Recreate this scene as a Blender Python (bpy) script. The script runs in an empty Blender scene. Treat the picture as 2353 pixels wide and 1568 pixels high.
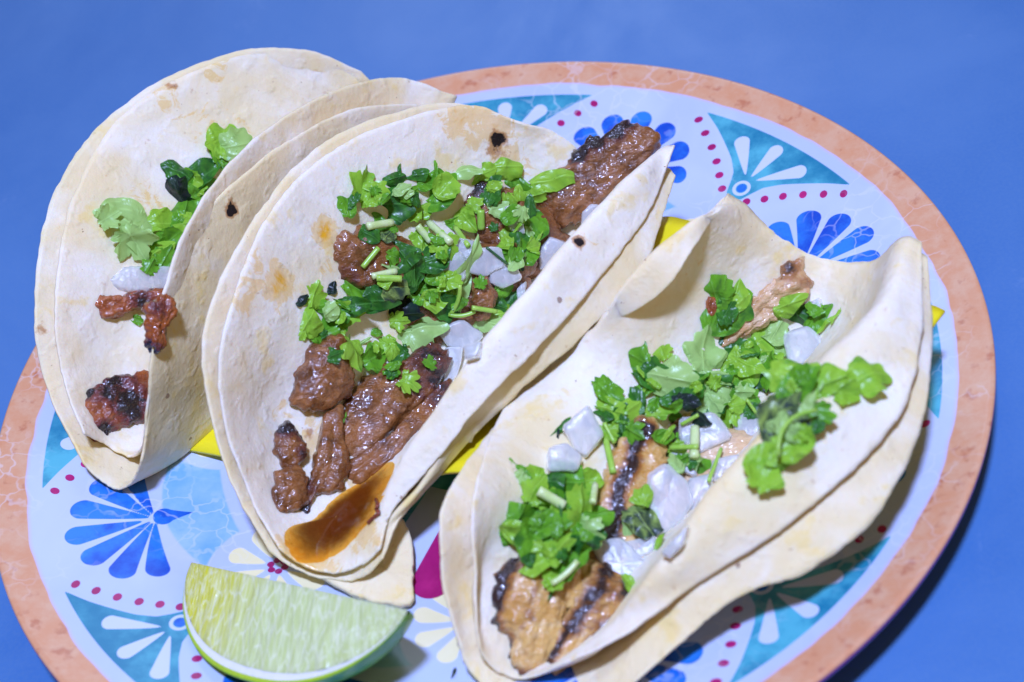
import bpy, math, random
import numpy as np
from mathutils import Vector, Matrix, noise
from mathutils.bvhtree import BVHTree

# ------------------------------------------------------------------ camera, world, lights, exposure
# All layout below is written in centimetres; CM turns it into metres when a mesh is made.
CM = 0.01
scene = bpy.context.scene
COL = scene.collection
FOC, PITCH, ROLL, DIST = 1.7896, math.radians(43.977), math.radians(-13.989), 51.583
DIRV = np.array([0, math.cos(PITCH), -math.sin(PITCH)])
CAM = np.array([1.082, 1.913, 1.0]) - DIRV * DIST
_r = np.array([1.0, 0, 0]); _u = np.cross(_r, DIRV)
RT = math.cos(ROLL) * _r + math.sin(ROLL) * _u
UP = -math.sin(ROLL) * _r + math.cos(ROLL) * _u

cam_data = bpy.data.cameras.new('camera')
cam_data.sensor_width = 36.0
cam_data.lens = FOC * 36.0
cam_data.clip_start = 0.02
cam_data.clip_end = 50.0
cam_data.dof.use_dof = True
cam_data.dof.focus_distance = 0.505
cam_data.dof.aperture_fstop = 12.0
cam = bpy.data.objects.new('camera', cam_data)
COL.objects.link(cam)
M4 = Matrix.Identity(4)
for i in range(3):
    M4[i][0], M4[i][1], M4[i][2], M4[i][3] = RT[i], UP[i], -DIRV[i], CAM[i] * CM
cam.matrix_world = M4
scene.camera = cam

world = bpy.data.worlds.new('World')
scene.world = world
world.use_nodes = True
bg = world.node_tree.nodes['Background']
bg.inputs['Color'].default_value = (0.66, 0.45, 0.23, 1)
bg.inputs['Strength'].default_value = 0.36


def area_lamp(name, azimuth, elevation, distance, size, watts, colour, target=(0, 0, 0.02)):
    d = bpy.data.lights.new(name, 'AREA')
    d.shape = 'DISK'
    d.size = size
    d.energy = watts
    d.color = colour
    o = bpy.data.objects.new(name, d)
    a, e = math.radians(azimuth), math.radians(elevation)
    v = Vector((math.cos(a) * math.cos(e), math.sin(a) * math.cos(e), math.sin(e)))
    o.location = Vector(target) + v * distance
    o.rotation_euler = v.to_track_quat('Z', 'Y').to_euler()
    COL.objects.link(o)
    return o


area_lamp('key_lamp', 270, 72, 1.25, 0.13, 27.5, (0.44, 0.545, 1.0))
area_lamp('back_lamp', 84, 33, 1.6, 0.6, 3.0, (0.55, 0.72, 1.0))

vs = scene.view_settings
vs.view_transform = 'Standard'
vs.look = 'None'
vs.exposure = 0.04
vs.gamma = 1.0
vs.use_curve_mapping = False
scene.render.engine = 'CYCLES'
scene.cycles.use_denoising = True
scene.cycles.max_bounces = 8

# ------------------------------------------------------------------ layout helpers
WPX, HPX = 2353.0, 1568.0


def ray(x, y):
    v = DIRV + RT * ((x / WPX - .5) / FOC) + UP * ((.5 * HPX / WPX - y / WPX) / FOC)
    return v / np.linalg.norm(v)


def P(x, y, z):
    """point of the picture (x, y) at height z cm above the table"""
    v = ray(x, y)
    return CAM + v * ((z - CAM[2]) / v[2])


AX = np.array([.7413, .6712])      # the way the tacos run
PX = np.array([.6712, -.7413])     # across them


def h(s, t, z):
    return np.array([*(AX * s + PX * t), z])


def nz(p, scale, seed=0.0):
    return noise.noise(Vector((p[0] * scale + seed, p[1] * scale - seed * 1.7, p[2] * scale + seed * .3)))


BVH = []


def add_bvh(verts, faces):
    BVH.append(BVHTree.FromPolygons([Vector(v) for v in verts], [tuple(f) for f in faces]))


def cast(x, y, trees=None):
    o, v = Vector(CAM), Vector(ray(x, y))
    best = None
    for i, b in enumerate(trees if trees is not None else BVH):
        loc, nrm, _, dist = b.ray_cast(o, v)
        if loc is not None and (best is None or dist < best[2]):
            if nrm.dot(v) > 0:
                nrm = -nrm
            best = (np.array(loc), np.array(nrm), dist, i)
    return best


def unit(v):
    return v / (np.linalg.norm(v) + 1e-12)


def new_obj(name, verts, faces, mat, parent=None, smooth=True, origin=None, attrs=None, bvh=True):
    V = np.asarray(verts, dtype=float)
    if bvh:
        add_bvh(V, faces)
    if origin is None:
        origin = np.array([V[:, 0].mean(), V[:, 1].mean(), V[:, 2].min()])
    if parent is not None:
        base = np.array(parent.location) / CM
    else:
        base = np.asarray(origin, dtype=float)
    me = bpy.data.meshes.new(name)
    me.from_pydata([tuple(p) for p in (V - base) * CM], [], [tuple(int(i) for i in f) for f in faces])
    if smooth:
        me.polygons.foreach_set('use_smooth', [True] * len(me.polygons))
    mats = mat if isinstance(mat, (list, tuple)) else [mat]
    for m in mats:
        me.materials.append(m)
    for k, arr in (attrs or {}).items():
        a = me.attributes.new(k, 'FLOAT', 'POINT')
        a.data.foreach_set('value', np.asarray(arr, dtype=np.float32))
    me.update()
    o = bpy.data.objects.new(name, me)
    COL.objects.link(o)
    if parent is not None:
        o.parent = parent
    else:
        o.location = Vector(base * CM)
    return o


def tag(o, label, cat, group=None, kind=None):
    o['label'] = label
    if cat:
        o['category'] = cat
    if group:
        o['group'] = group
    if kind:
        o['kind'] = kind
    return o


def empty(name, loc_cm):
    o = bpy.data.objects.new(name, None)
    o.location = Vector(np.asarray(loc_cm) * CM)
    o.empty_display_size = 0.01
    COL.objects.link(o)
    return o


# ------------------------------------------------------------------ node helpers
def new_mat(name):
    m = bpy.data.materials.new(name)
    m.use_nodes = True
    nt = m.node_tree
    return m, nt, nt.nodes['Principled BSDF']


def nd(nt, typ, **kw):
    n = nt.nodes.new(typ)
    for k, v in kw.items():
        if k.startswith('i_'):
            n.inputs[k[2:].replace('_', ' ')].default_value = v
        else:
            setattr(n, k, v)
    return n


def link(nt, a, b):
    nt.links.new(a, b)


def objco(nt):
    return nd(nt, 'ShaderNodeTexCoord').outputs['Object']


def noise_tex(nt, co, scale, detail=3, rough=.5, dist=0.0):
    n = nd(nt, 'ShaderNodeTexNoise')
    n.inputs['Scale'].default_value = scale
    n.inputs['Detail'].default_value = detail
    n.inputs['Roughness'].default_value = rough
    n.inputs['Distortion'].default_value = dist
    link(nt, co, n.inputs['Vector'])
    return n.outputs['Fac']


def ramp(nt, fac, a, b, lo=0.0, hi=1.0):
    n = nd(nt, 'ShaderNodeMapRange', interpolation_type='SMOOTHSTEP')
    n.inputs['From Min'].default_value = a
    n.inputs['From Max'].default_value = b
    n.inputs['To Min'].default_value = lo
    n.inputs['To Max'].default_value = hi
    link(nt, fac, n.inputs['Value'])
    return n.outputs['Result']


def mth(nt, op, a, b=None):
    n = nd(nt, 'ShaderNodeMath', operation=op)
    for i, v in enumerate((a, b)):
        if v is None:
            continue
        if isinstance(v, (int, float)):
            n.inputs[i].default_value = v
        else:
            link(nt, v, n.inputs[i])
    return n.outputs[0]


def mix(nt, fac, a, b):
    n = nd(nt, 'ShaderNodeMix', data_type='RGBA')
    if isinstance(fac, (int, float)):
        n.inputs['Factor'].default_value = fac
    else:
        link(nt, fac, n.inputs['Factor'])
    for key, v in (('A', a), ('B', b)):
        s = [i for i in n.inputs if i.name == key and i.type == 'RGBA'][0]
        if isinstance(v, (tuple, list)):
            s.default_value = (*v[:3], 1)
        else:
            link(nt, v, s)
    return [o for o in n.outputs if o.type == 'RGBA'][0]


def attr(nt, name):
    return nd(nt, 'ShaderNodeAttribute', attribute_name=name).outputs['Fac']


def bump(nt, bsdf, height, strength, distance=0.001, prev=None):
    b = nd(nt, 'ShaderNodeBump')
    b.inputs['Strength'].default_value = strength
    b.inputs['Distance'].default_value = distance
    link(nt, height, b.inputs['Height'])
    if prev is not None:
        link(nt, prev, b.inputs['Normal'])
    link(nt, b.outputs['Normal'], bsdf.inputs['Normal'])
    return b.outputs['Normal']


# ------------------------------------------------------------------ materials
def m_table():
    m, nt, b = new_mat('painted_blue_table')
    co = objco(nt)
    n1 = ramp(nt, noise_tex(nt, co, 7, 5, .65, .6), .3, .7)
    n2 = noise_tex(nt, co, 900, 2, .6)
    c = mix(nt, n1, (0.036, 0.150, 0.39), (0.066, 0.19, 0.43))
    c = mix(nt, ramp(nt, n2, .3, .75, 0, .35), c, (0.085, 0.20, 0.40))
    scuff = mth(nt, 'MULTIPLY', ramp(nt, noise_tex(nt, co, 14, 6, .7, 1.5), .60, .72), ramp(nt, noise_tex(nt, co, 500, 3, .6), .4, .7))
    c = mix(nt, mth(nt, 'MULTIPLY', scuff, .16), c, (0.30, 0.42, 0.62))
    link(nt, c, b.inputs['Base Color'])
    link(nt, ramp(nt, noise_tex(nt, co, 9, 5, .65, .8), .3, .7, .32, .56), b.inputs['Roughness'])
    b.inputs['Specular IOR Level'].default_value = .5
    bump(nt, b, n2, .12, .0003)
    return m


def m_plate():
    m, nt, b = new_mat('printed_plate_glaze')
    co = objco(nt)
    wash = noise_tex(nt, co, 75, 5, .65)
    wash2 = noise_tex(nt, co, 24, 3, .6, .6)
    both = mth(nt, 'MULTIPLY', wash, wash2)
    base = mix(nt, ramp(nt, wash2, .35, .7), (0.45, 0.53, 0.75), (0.52, 0.595, 0.78))

    def lay(base, name, c1, c2, soft=.012, w0=.12, w1=.42):
        col = mix(nt, ramp(nt, both, w0, w1), c1, c2)
        return mix(nt, ramp(nt, attr(nt, name), -soft, soft, 1, 0), base, col)
    base = lay(base, 'light_teal', (0.16, 0.40, 0.58), (0.36, 0.55, 0.72), .05)
    base = lay(base, 'cream', (0.80, 0.72, 0.40), (0.84, 0.78, 0.56), .015)
    base = lay(base, 'teal', (0.010, 0.19, 0.31), (0.09, 0.44, 0.52), .015, .16, .36)
    base = lay(base, 'teal_white', (0.54, 0.60, 0.77), (0.57, 0.63, 0.79), .014)
    base = lay(base, 'blue', (0.003, 0.060, 0.44), (0.025, 0.22, 0.68), .014, .16, .36)
    base = lay(base, 'magenta', (0.30, 0.006, 0.10), (0.50, 0.02, 0.17), .012)
    org = mix(nt, ramp(nt, noise_tex(nt, co, 130, 5, .7), .35, .7), (0.64, 0.30, 0.15), (0.66, 0.385, 0.23))
    pits = ramp(nt, noise_tex(nt, co, 230, 3, .5), .58, .72)
    org = mix(nt, mth(nt, 'MULTIPLY', pits, .55), org, (0.42, 0.10, 0.045))
    halo = ramp(nt, attr(nt, 'orange'), -.02, .12, 1, 0)
    base = mix(nt, mth(nt, 'MULTIPLY', halo, .55), base, (0.62, 0.45, 0.62))
    om = ramp(nt, attr(nt, 'orange'), -.035, .02, 1, 0)
    base = mix(nt, om, base, org)
    # glaze crackle
    vo = nd(nt, 'ShaderNodeTexVoronoi', feature='DISTANCE_TO_EDGE')
    vo.inputs['Scale'].default_value = 125
    wob = nd(nt, 'ShaderNodeVectorMath', operation='ADD')
    nn = nd(nt, 'ShaderNodeTexNoise'); nn.inputs['Scale'].default_value = 160
    link(nt, co, nn.inputs['Vector'])
    sc = nd(nt, 'ShaderNodeVectorMath', operation='SCALE'); sc.inputs['Scale'].default_value = .007
    link(nt, nn.outputs['Color'], sc.inputs[0])
    link(nt, co, wob.inputs[0]); link(nt, sc.outputs[0], wob.inputs[1])
    link(nt, wob.outputs[0], vo.inputs['Vector'])
    line = ramp(nt, vo.outputs['Distance'], .012, .05, 1, 0)
    patch = ramp(nt, noise_tex(nt, co, 28, 3, .6), .46, .66)
    base = mix(nt, mth(nt, 'MULTIPLY', mth(nt, 'MULTIPLY', line, patch), .30), base, (0.74, 0.74, 0.80))
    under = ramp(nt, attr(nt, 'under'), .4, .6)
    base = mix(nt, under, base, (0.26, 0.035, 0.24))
    link(nt, base, b.inputs['Base Color'])
    b.inputs['Roughness'].default_value = .26
    b.inputs['Specular IOR Level'].default_value = .42
    bump(nt, b, noise_tex(nt, co, 60, 3, .5), .05, .001)
    return m


def m_plastic():
    m, nt, b = new_mat('yellow_plastic')
    co = objco(nt)
    link(nt, mix(nt, noise_tex(nt, co, 40, 2), (0.80, 0.66, 0.010), (0.84, 0.72, 0.02)), b.inputs['Base Color'])
    b.inputs['Roughness'].default_value = .38
    b.inputs['Subsurface Weight'].default_value = .2
    b.inputs['Subsurface Radius'].default_value = (1, .8, .2)
    b.inputs['Subsurface Scale'].default_value = .002
    return m


def m_tortilla(name, yel, seed):
    m, nt, b = new_mat(name)
    co0 = objco(nt)
    mp = nd(nt, 'ShaderNodeMapping')
    mp.inputs['Location'].default_value = (seed * .31, seed * .17, seed * .05)
    link(nt, co0, mp.inputs['Vector'])
    co = mp.outputs['Vector']
    n1 = noise_tex(nt, co, 32, 5, .6, .8)
    n2 = noise_tex(nt, co, 110, 4, .65)
    n3 = noise_tex(nt, co, 420, 3, .6)
    c = mix(nt, ramp(nt, n2, .3, .7), (0.83, 0.725, 0.53), (0.88, 0.80, 0.66))
    toast = ramp(nt, n1, .5 - yel, .78 - yel)
    c = mix(nt, mth(nt, 'MULTIPLY', toast, .80), c, (0.80, 0.63, 0.31))
    brown = ramp(nt, noise_tex(nt, co, 240, 4, .65), .66, .76)
    c = mix(nt, mth(nt, 'MULTIPLY', mth(nt, 'MULTIPLY', brown, toast), .45), c, (0.62, 0.36, 0.13))
    gold = ramp(nt, mth(nt, 'MULTIPLY', noise_tex(nt, co, 58, 4, .6, .4), n2), .29, .40)
    c = mix(nt, mth(nt, 'MULTIPLY', gold, .6), c, (0.82, 0.60, 0.18))
    # small griddle specks
    sp = mth(nt, 'MULTIPLY', ramp(nt, noise_tex(nt, co, 640, 2, .5), .72, .77), ramp(nt, noise_tex(nt, co, 70, 2, .5), .45, .6))
    c = mix(nt, mth(nt, 'MULTIPLY', sp, .8), c, (0.26, 0.11, 0.04))
    vo = nd(nt, 'ShaderNodeTexVoronoi', feature='F1')
    vo.inputs['Scale'].default_value = 120
    link(nt, co, vo.inputs['Vector'])
    sep = nd(nt, 'ShaderNodeSeparateColor')
    link(nt, vo.outputs['Color'], sep.inputs[0])
    rad = ramp(nt, sep.outputs[0], .78, 1.0, 0.0, .10)
    dsp = mth(nt, 'ADD', vo.outputs['Distance'], mth(nt, 'MULTIPLY', mth(nt, 'SUBTRACT', noise_tex(nt, co, 900, 2, .5), .5), .10))
    sp = mth(nt, 'LESS_THAN', dsp, rad)
    c = mix(nt, mth(nt, 'MULTIPLY', sp, .7), c, (0.17, 0.065, 0.03))
    oil = mth(nt, 'ADD', attr(nt, 'oil'), mth(nt, 'MULTIPLY', mth(nt, 'SUBTRACT', noise_tex(nt, co, 150, 5, .7, 1.2), .5), 1.7))
    oilm = ramp(nt, oil, .28, .42)
    c = mix(nt, mth(nt, 'MULTIPLY', oilm, .55), c, (0.80, 0.50, 0.13))
    c = mix(nt, ramp(nt, oil, .55, 1.15), c, (0.80, 0.40, 0.02))
    ch = mth(nt, 'ADD', attr(nt, 'char'), mth(nt, 'MULTIPLY', mth(nt, 'SUBTRACT', noise_tex(nt, co, 330, 3, .6), .5), 1.3))
    c = mix(nt, mth(nt, 'MULTIPLY', ramp(nt, ch, .18, .5), .8), c, (0.42, 0.20, 0.06))
    c = mix(nt, ramp(nt, ch, .55, .72), c, (0.012, 0.007, 0.008))
    link(nt, c, b.inputs['Base Color'])
    rg = mix(nt, oilm, (.62, .62, .62), (.24, .24, .24))
    link(nt, rg, b.inputs['Roughness'])
    b.inputs['Specular IOR Level'].default_value = .35
    b.inputs['Subsurface Weight'].default_value = .35
    b.inputs['Subsurface Radius'].default_value = (1, .62, .3)
    b.inputs['Subsurface Scale'].default_value = .0028
    p = bump(nt, b, n3, .38, .0006)
    blis = ramp(nt, noise_tex(nt, co, 190, 2, .45), .56, .70)
    p = bump(nt, b, blis, .22, .0009, p)
    p = bump(nt, b, n2, .32, .0012, p)
    bump(nt, b, noise_tex(nt, co, 1100, 2, .5), .18, .0003, p)
    return m


def m_meat(name, cols, char, gloss=.28, seed=0., rough_bump=1.0, fibre=0.0, base_char=.08):
    m, nt, b = new_mat(name)
    co0 = objco(nt)
    mp = nd(nt, 'ShaderNodeMapping')
    mp.inputs['Location'].default_value = (seed, seed * .7, -seed)
    mp.inputs['Rotation'].default_value = (0, 0, .74)
    mp.inputs['Scale'].default_value = (1 - .6 * fibre, 1 + fibre, 1)
    link(nt, co0, mp.inputs['Vector'])
    co = mp.outputs['Vector']
    n1 = noise_tex(nt, co, 95, 5, .65, .5)
    n2 = noise_tex(nt, co, 330, 5, .7)
    n3 = noise_tex(nt, co, 900, 3, .6)
    c = mix(nt, ramp(nt, n1, .32, .66), cols[0], cols[1])
    c = mix(nt, mth(nt, 'MULTIPLY', ramp(nt, n2, .45, .75), .75), c, cols[2])
    ch = mth(nt, 'ADD', attr(nt, 'char'), mth(nt, 'ADD', base_char, mth(nt, 'MULTIPLY', mth(nt, 'SUBTRACT', mth(nt, 'ADD', mth(nt, 'MULTIPLY', n1, .55), mth(nt, 'MULTIPLY', n2, .45)), .5), 2.0)))
    c = mix(nt, mth(nt, 'MULTIPLY', ramp(nt, ch, .25, .6), .85), c, char[0])
    c = mix(nt, ramp(nt, ch, .55, .85), c, char[1])
    link(nt, c, b.inputs['Base Color'])
    link(nt, ramp(nt, n2, .3, .7, gloss - .14, gloss + .10), b.inputs['Roughness'])
    b.inputs['Specular IOR Level'].default_value = .4
    b.inputs['Subsurface Weight'].default_value = .12
    b.inputs['Subsurface Radius'].default_value = (1, .35, .2)
    b.inputs['Subsurface Scale'].default_value = .002
    fib = nd(nt, 'ShaderNodeMapping')
    fib.inputs['Rotation'].default_value = (0, 0, -.74)
    fib.inputs['Scale'].default_value = (.22, 1.0, 1.0)
    link(nt, co0, fib.inputs['Vector'])
    nf = noise_tex(nt, fib.outputs[0], 420, 4, .6, .3)
    p = bump(nt, b, nf, (.3 + .9 * fibre) * rough_bump, .0014)
    p = bump(nt, b, n2, .5 * rough_bump, .0011, p)
    p = bump(nt, b, n3, .55 * rough_bump, .0005, p)
    bb = nd(nt, 'ShaderNodeBump')
    bb.inputs['Strength'].default_value = .9
    bb.inputs['Distance'].default_value = .0013
    link(nt, noise_tex(nt, co0, 430, 2, .55), bb.inputs['Height'])
    link(nt, bb.outputs['Normal'], b.inputs['Coat Normal'])
    b.inputs['Coat Weight'].default_value = .8
    b.inputs['Coat Roughness'].default_value = .085
    return m


def m_leaf(name, bright, dark, amount):
    m, nt, b = new_mat(name)
    co = objco(nt)
    n1 = noise_tex(nt, co, 170, 4, .6, .5)
    n2 = noise_tex(nt, co, 420, 3, .6)
    c = mix(nt, ramp(nt, n1, .55 - amount, .85 - amount), bright, dark)
    vein = ramp(nt, attr(nt, 'vein'), .5, 1.0)
    c = mix(nt, mth(nt, 'MULTIPLY', vein, .4), c, tuple(min(1, x * 1.4 + .05) for x in bright))
    link(nt, c, b.inputs['Base Color'])
    b.inputs['Roughness'].default_value = .33
    b.inputs['Specular IOR Level'].default_value = .45
    p = bump(nt, b, attr(nt, 'vein'), .45, .0008)
    bump(nt, b, n2, .3, .0006, p)
    tr = nd(nt, 'ShaderNodeBsdfTranslucent')
    link(nt, c, tr.inputs['Color'])
    ms = nd(nt, 'ShaderNodeMixShader')
    ms.inputs['Fac'].default_value = .28
    out = nt.nodes['Material Output']
    link(nt, b.outputs[0], ms.inputs[1])
    link(nt, tr.outputs[0], ms.inputs[2])
    link(nt, ms.outputs[0], out.inputs['Surface'])
    return m


def m_onion():
    m, nt, b = new_mat('raw_white_onion')
    co = objco(nt)
    st = nd(nt, 'ShaderNodeMapping'); st.inputs['Scale'].default_value = (1, .16, .6)
    st.inputs['Rotation'].default_value = (.3, .2, .6)
    link(nt, co, st.inputs['Vector'])
    n = noise_tex(nt, st.outputs[0], 520, 4, .6, .4)
    n2 = noise_tex(nt, co, 180, 3, .6)
    c = mix(nt, ramp(nt, n, .35, .72), (0.72, 0.75, 0.75), (0.90, 0.90, 0.87))
    c = mix(nt, mth(nt, 'MULTIPLY', ramp(nt, n2, .5, .8), .5), c, (0.74, 0.76, 0.62))
    link(nt, c, b.inputs['Base Color'])
    b.inputs['Roughness'].default_value = .24
    b.inputs['Subsurface Weight'].default_value = .45
    b.inputs['Subsurface Radius'].default_value = (1, 1, .95)
    b.inputs['Subsurface Scale'].default_value = .004
    b.inputs['Transmission Weight'].default_value = .5
    b.inputs['IOR'].default_value = 1.35
    p = bump(nt, b, n, .22, .0006)
    bump(nt, b, noise_tex(nt, co, 1300, 3, .6), .25, .0003, p)
    return m


def m_simple(name, c1, c2, scale, rough, bumpy=.2, bscale=600, bdist=.0005, sss=0.0, coat=0.0):
    m, nt, b = new_mat(name)
    co = objco(nt)
    link(nt, mix(nt, ramp(nt, noise_tex(nt, co, scale, 4, .6), .3, .7), c1, c2), b.inputs['Base Color'])
    b.inputs['Roughness'].default_value = rough
    b.inputs['Coat Weight'].default_value = coat
    if sss:
        b.inputs['Subsurface Weight'].default_value = sss
        b.inputs['Subsurface Radius'].default_value = (1, 1, .5)
        b.inputs['Subsurface Scale'].default_value = .003
    bump(nt, b, noise_tex(nt, co, bscale, 3, .5), bumpy, bdist)
    return m


M_TABLE, M_PLATE, M_PLASTIC = m_table(), m_plate(), m_plastic()
M_TORT = [m_tortilla('corn_tortilla_a', .03, 1.0), m_tortilla('corn_tortilla_b', .11, 2.3), m_tortilla('corn_tortilla_c', .19, 3.7)]

# ------------------------------------------------------------------ table
tv, tf = [], []
NT = 24
TZ = .44                      # table top
xs = np.linspace(-110, 110, NT); ys = np.linspace(-70, 160, NT)
for j in range(NT):
    for i in range(NT):
        tv.append((xs[i], ys[j], TZ))
for j in range(NT - 1):
    for i in range(NT - 1):
        a = j * NT + i
        tf.append((a, a + 1, a + NT + 1, a + NT))
base_n = len(tv)
for (x, y) in ((-110, -70), (110, -70), (110, 160), (-110, 160)):
    tv.append((x, y, -3.0))
c4 = [0, NT - 1, NT * NT - 1, NT * (NT - 1)]
for k in range(4):
    tf.append((c4[k], base_n + k, base_n + (k + 1) % 4, c4[(k + 1) % 4]))
table = new_obj('table', tv, tf, M_TABLE, smooth=False, origin=(0, 0, 0))
tag(table, 'smooth blue painted table top under the plate', None, kind='structure')

# ------------------------------------------------------------------ plate with printed pattern
PHASE = math.radians(-12.85)
R_PL = 13.5


def zr(r):
    t = np.clip((np.asarray(r, dtype=float) - 6.5) / 7.0, 0, 1)
    return 0.7 + 1.5 * t ** 1.3


def drop_sdf(x, y, A, B, ra, rb, pw=1.0):
    ax, ay = A; bx, by = B
    dx, dy = bx - ax, by - ay
    L2 = dx * dx + dy * dy
    hh = np.clip(((x - ax) * dx + (y - ay) * dy) / L2, 0, 1)
    return np.hypot(x - ax - hh * dx, y - ay - hh * dy) - (ra + (rb - ra) * hh ** pw)


def plate_pattern(r, th):
    th = th - PHASE
    w = 2 * math.pi / 8
    a3 = (th + w / 2) % w - w / 2                      # about the triangle centres
    k3 = np.round(th / w)
    af = th % w - w / 2                                # about the fan centres
    kf = np.floor(th / w)
    x, y3, yf = r, r * a3, r * af
    F = {}
    # blue fans
    d = np.full_like(r, 9.0)
    for e, (ex, ey) in enumerate([(11.72, .04), (11.45, 1.03), (10.85, 1.82), (9.95, 2.12), (11.45, -1.0), (10.85, -1.78), (9.95, -2.10)]):
        hx, hy = 9.42 + .18 * (e == 0), 0.0
        L = math.hypot(ex - hx, ey - hy)
        A = (hx + (ex - hx) / L * .22, (ey - hy) / L * .22)
        rb = .30 if e in (3, 6) else .335
        d = np.minimum(d, drop_sdf(x, yf, A, (ex - (ex - hx) / L * .28, ey - (ey - hy) / L * .28), .03, rb, .85))
    d = np.minimum(d, np.hypot((x - 9.22), yf * .95) - .28)
    d = np.minimum(d, drop_sdf(x, yf, (8.45, .10 * np.sign(1)), (9.15, 0), .01, .26, 1.2))
    dd = np.hypot(x - 10.28, y3 + .02) - .15
    F['blue'] = np.minimum(d, dd)
    # teal triangles with three white petals
    hw = np.interp(r, [9.8, 9.95, 10.3, 10.62, 11.0, 11.38, 11.8, 12.2, 12.3], [.2, 1.6, 2.4, 3.2, 5.2, 7.8, 10.6, 13.5, 14.2]) * math.pi / 180 * r
    tri = np.maximum(np.abs(y3) - hw, np.maximum(9.83 - r, r - 12.2))
    at = (th - math.radians(12)) % w
    at = np.where(at > w / 2, at - w, at)
    inner = np.minimum(drop_sdf(x, r * at, (2.6, 0), (5.9, 0), .3, .72, .9), r - 3.1)
    F['teal'] = np.minimum(tri * .8, inner)
    wh = np.full_like(r, 9.0)
    for (A, B) in (((10.72, -.22), (11.62, -1.16)), ((10.74, 0.0), (11.80, -.02)), ((10.72, .22), (11.62, 1.12))):
        wh = np.minimum(wh, drop_sdf(x, y3, A, B, .015, .225, .8))
    wh = np.minimum(wh, np.abs(np.hypot(x - 10.28, y3 + .02) - .225) - .05)
    F['teal_white'] = wh
    # magenta dots on the arches
    m = np.full_like(r, 9.0)
    for (dr, da) in ((11.88, 14.0), (11.5, 11.8), (11.12, 9.4), (10.73, 7.1), (10.35, 5.0), (9.99, 2.8)):
        for s in (-1, 1):
            m = np.minimum(m, np.hypot(x - dr, y3 - s * math.radians(da) * dr) - .125)
    # medallion daisies on the triangle axes
    cm = np.full_like(r, 9.0)
    fx = 7.35
    for q in range(9):
        an = q * 2 * math.pi / 9 + .35
        A = (fx + .38 * math.cos(an), .38 * math.sin(an))
        B = (fx + 1.18 * math.cos(an), 1.18 * math.sin(an))
        cm = np.minimum(cm, drop_sdf(x, y3, A, B, .03, .27, .8))
    F['cream'] = cm
    for q in range(6):
        an = q * math.pi / 3
        m = np.minimum(m, np.hypot(x - fx - .20 * math.cos(an), y3 - .20 * math.sin(an)) - .10)
    # great centre flower: magenta petals, light blue ones between
    ac = (th - math.radians(-10)) % w
    ac = np.where(ac > w / 2, ac - w, ac)
    m = np.minimum(m, drop_sdf(x, r * ac, (3.6, 0), (6.05, 0), .05, .55, .9))
    F['magenta'] = m
    lt = np.maximum(np.maximum(7.55 - r, r - (8.95 + .25 * np.cos(8 * af))), -(np.hypot(x - 7.6, y3) - 1.75))
    ac2 = (th - math.radians(12)) % w
    ac2 = np.where(ac2 > w / 2, ac2 - w, ac2)
    lt = np.minimum(lt, drop_sdf(x, r * ac2, (3.0, 0), (5.9, 0), .05, .5, .9))
    lt = np.minimum(lt, np.hypot(x, 0) - 1.4)
    F['light_teal'] = lt
    wav = np.array([.045 * noise.noise(Vector((math.cos(t) * 5, math.sin(t) * 5, 0))) + .035 * noise.noise(Vector((math.cos(t) * 19, math.sin(t) * 19, 3))) for t in th[0]])
    F['orange'] = (12.60 + wav[None, :] * 1.6) - r
    return F


NA = 1440
rr = np.concatenate([np.linspace(0.02, 6.5, 60, endpoint=False), np.linspace(6.5, 12.9, 150, endpoint=False), np.linspace(12.9, 13.35, 10)])
zz = zr(rr)
lip_r = [13.44, 13.50, 13.52, 13.50, 13.42, 13.25, 12.6, 11.2, 9.4, 8.6, 8.5, 7.9, 7.8, 0.02]
lip_z = [zr(13.42) + .0, zr(13.5) - .05, zr(13.5) - .14, zr(13.5) - .27, zr(13.5) - .34, zr(13.25) - .42, zr(12.6) - .42, zr(11.2) - .40, zr(9.4) - .40, .62, TZ, TZ, .50, .50]
ntop = len(rr)
allr = np.concatenate([rr, lip_r]); allz = np.concatenate([zz, lip_z])
TH = np.linspace(0, 2 * math.pi, NA, endpoint=False)
RRg, THg = np.meshgrid(allr, TH, indexing='ij')
ZZg = np.repeat(allz[:, None], NA, 1)
PV = np.stack([RRg * np.cos(THg), RRg * np.sin(THg), ZZg], -1).reshape(-1, 3)
nr = len(allr)
ii = np.arange(nr - 1)[:, None] * NA; jj = np.arange(NA)[None, :]; j2 = (jj + 1) % NA
PF = np.stack([ii + jj, ii + NA + jj, ii + NA + j2, ii + j2], -1).reshape(-1, 4)
pat = {k: v.ravel() for k, v in plate_pattern(RRg, THg).items()}
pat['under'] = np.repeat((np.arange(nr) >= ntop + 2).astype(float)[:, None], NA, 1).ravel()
for k in pat:
    if k not in ('under', 'orange'):
        pat[k] = np.where(pat['under'] > .5, 1.0, pat[k])
plate = new_obj('plate', PV, PF, M_PLATE, origin=(0, 0, 0), attrs=pat, bvh=False)
tag(plate, 'round plate printed with blue and teal flowers and an orange rim', 'plate')
# coarse stand-in of the top surface, for ray casts only
cr = np.linspace(0.05, 13.5, 40); ca = np.linspace(0, 2 * math.pi, 72, endpoint=False)
cv = [(r * math.cos(a), r * math.sin(a), float(zr(r))) for r in cr for a in ca]
cf = [(i * 72 + j, (i + 1) * 72 + j, (i + 1) * 72 + (j + 1) % 72, i * 72 + (j + 1) % 72) for i in range(39) for j in range(72)]
add_bvh(cv, cf)

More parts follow.
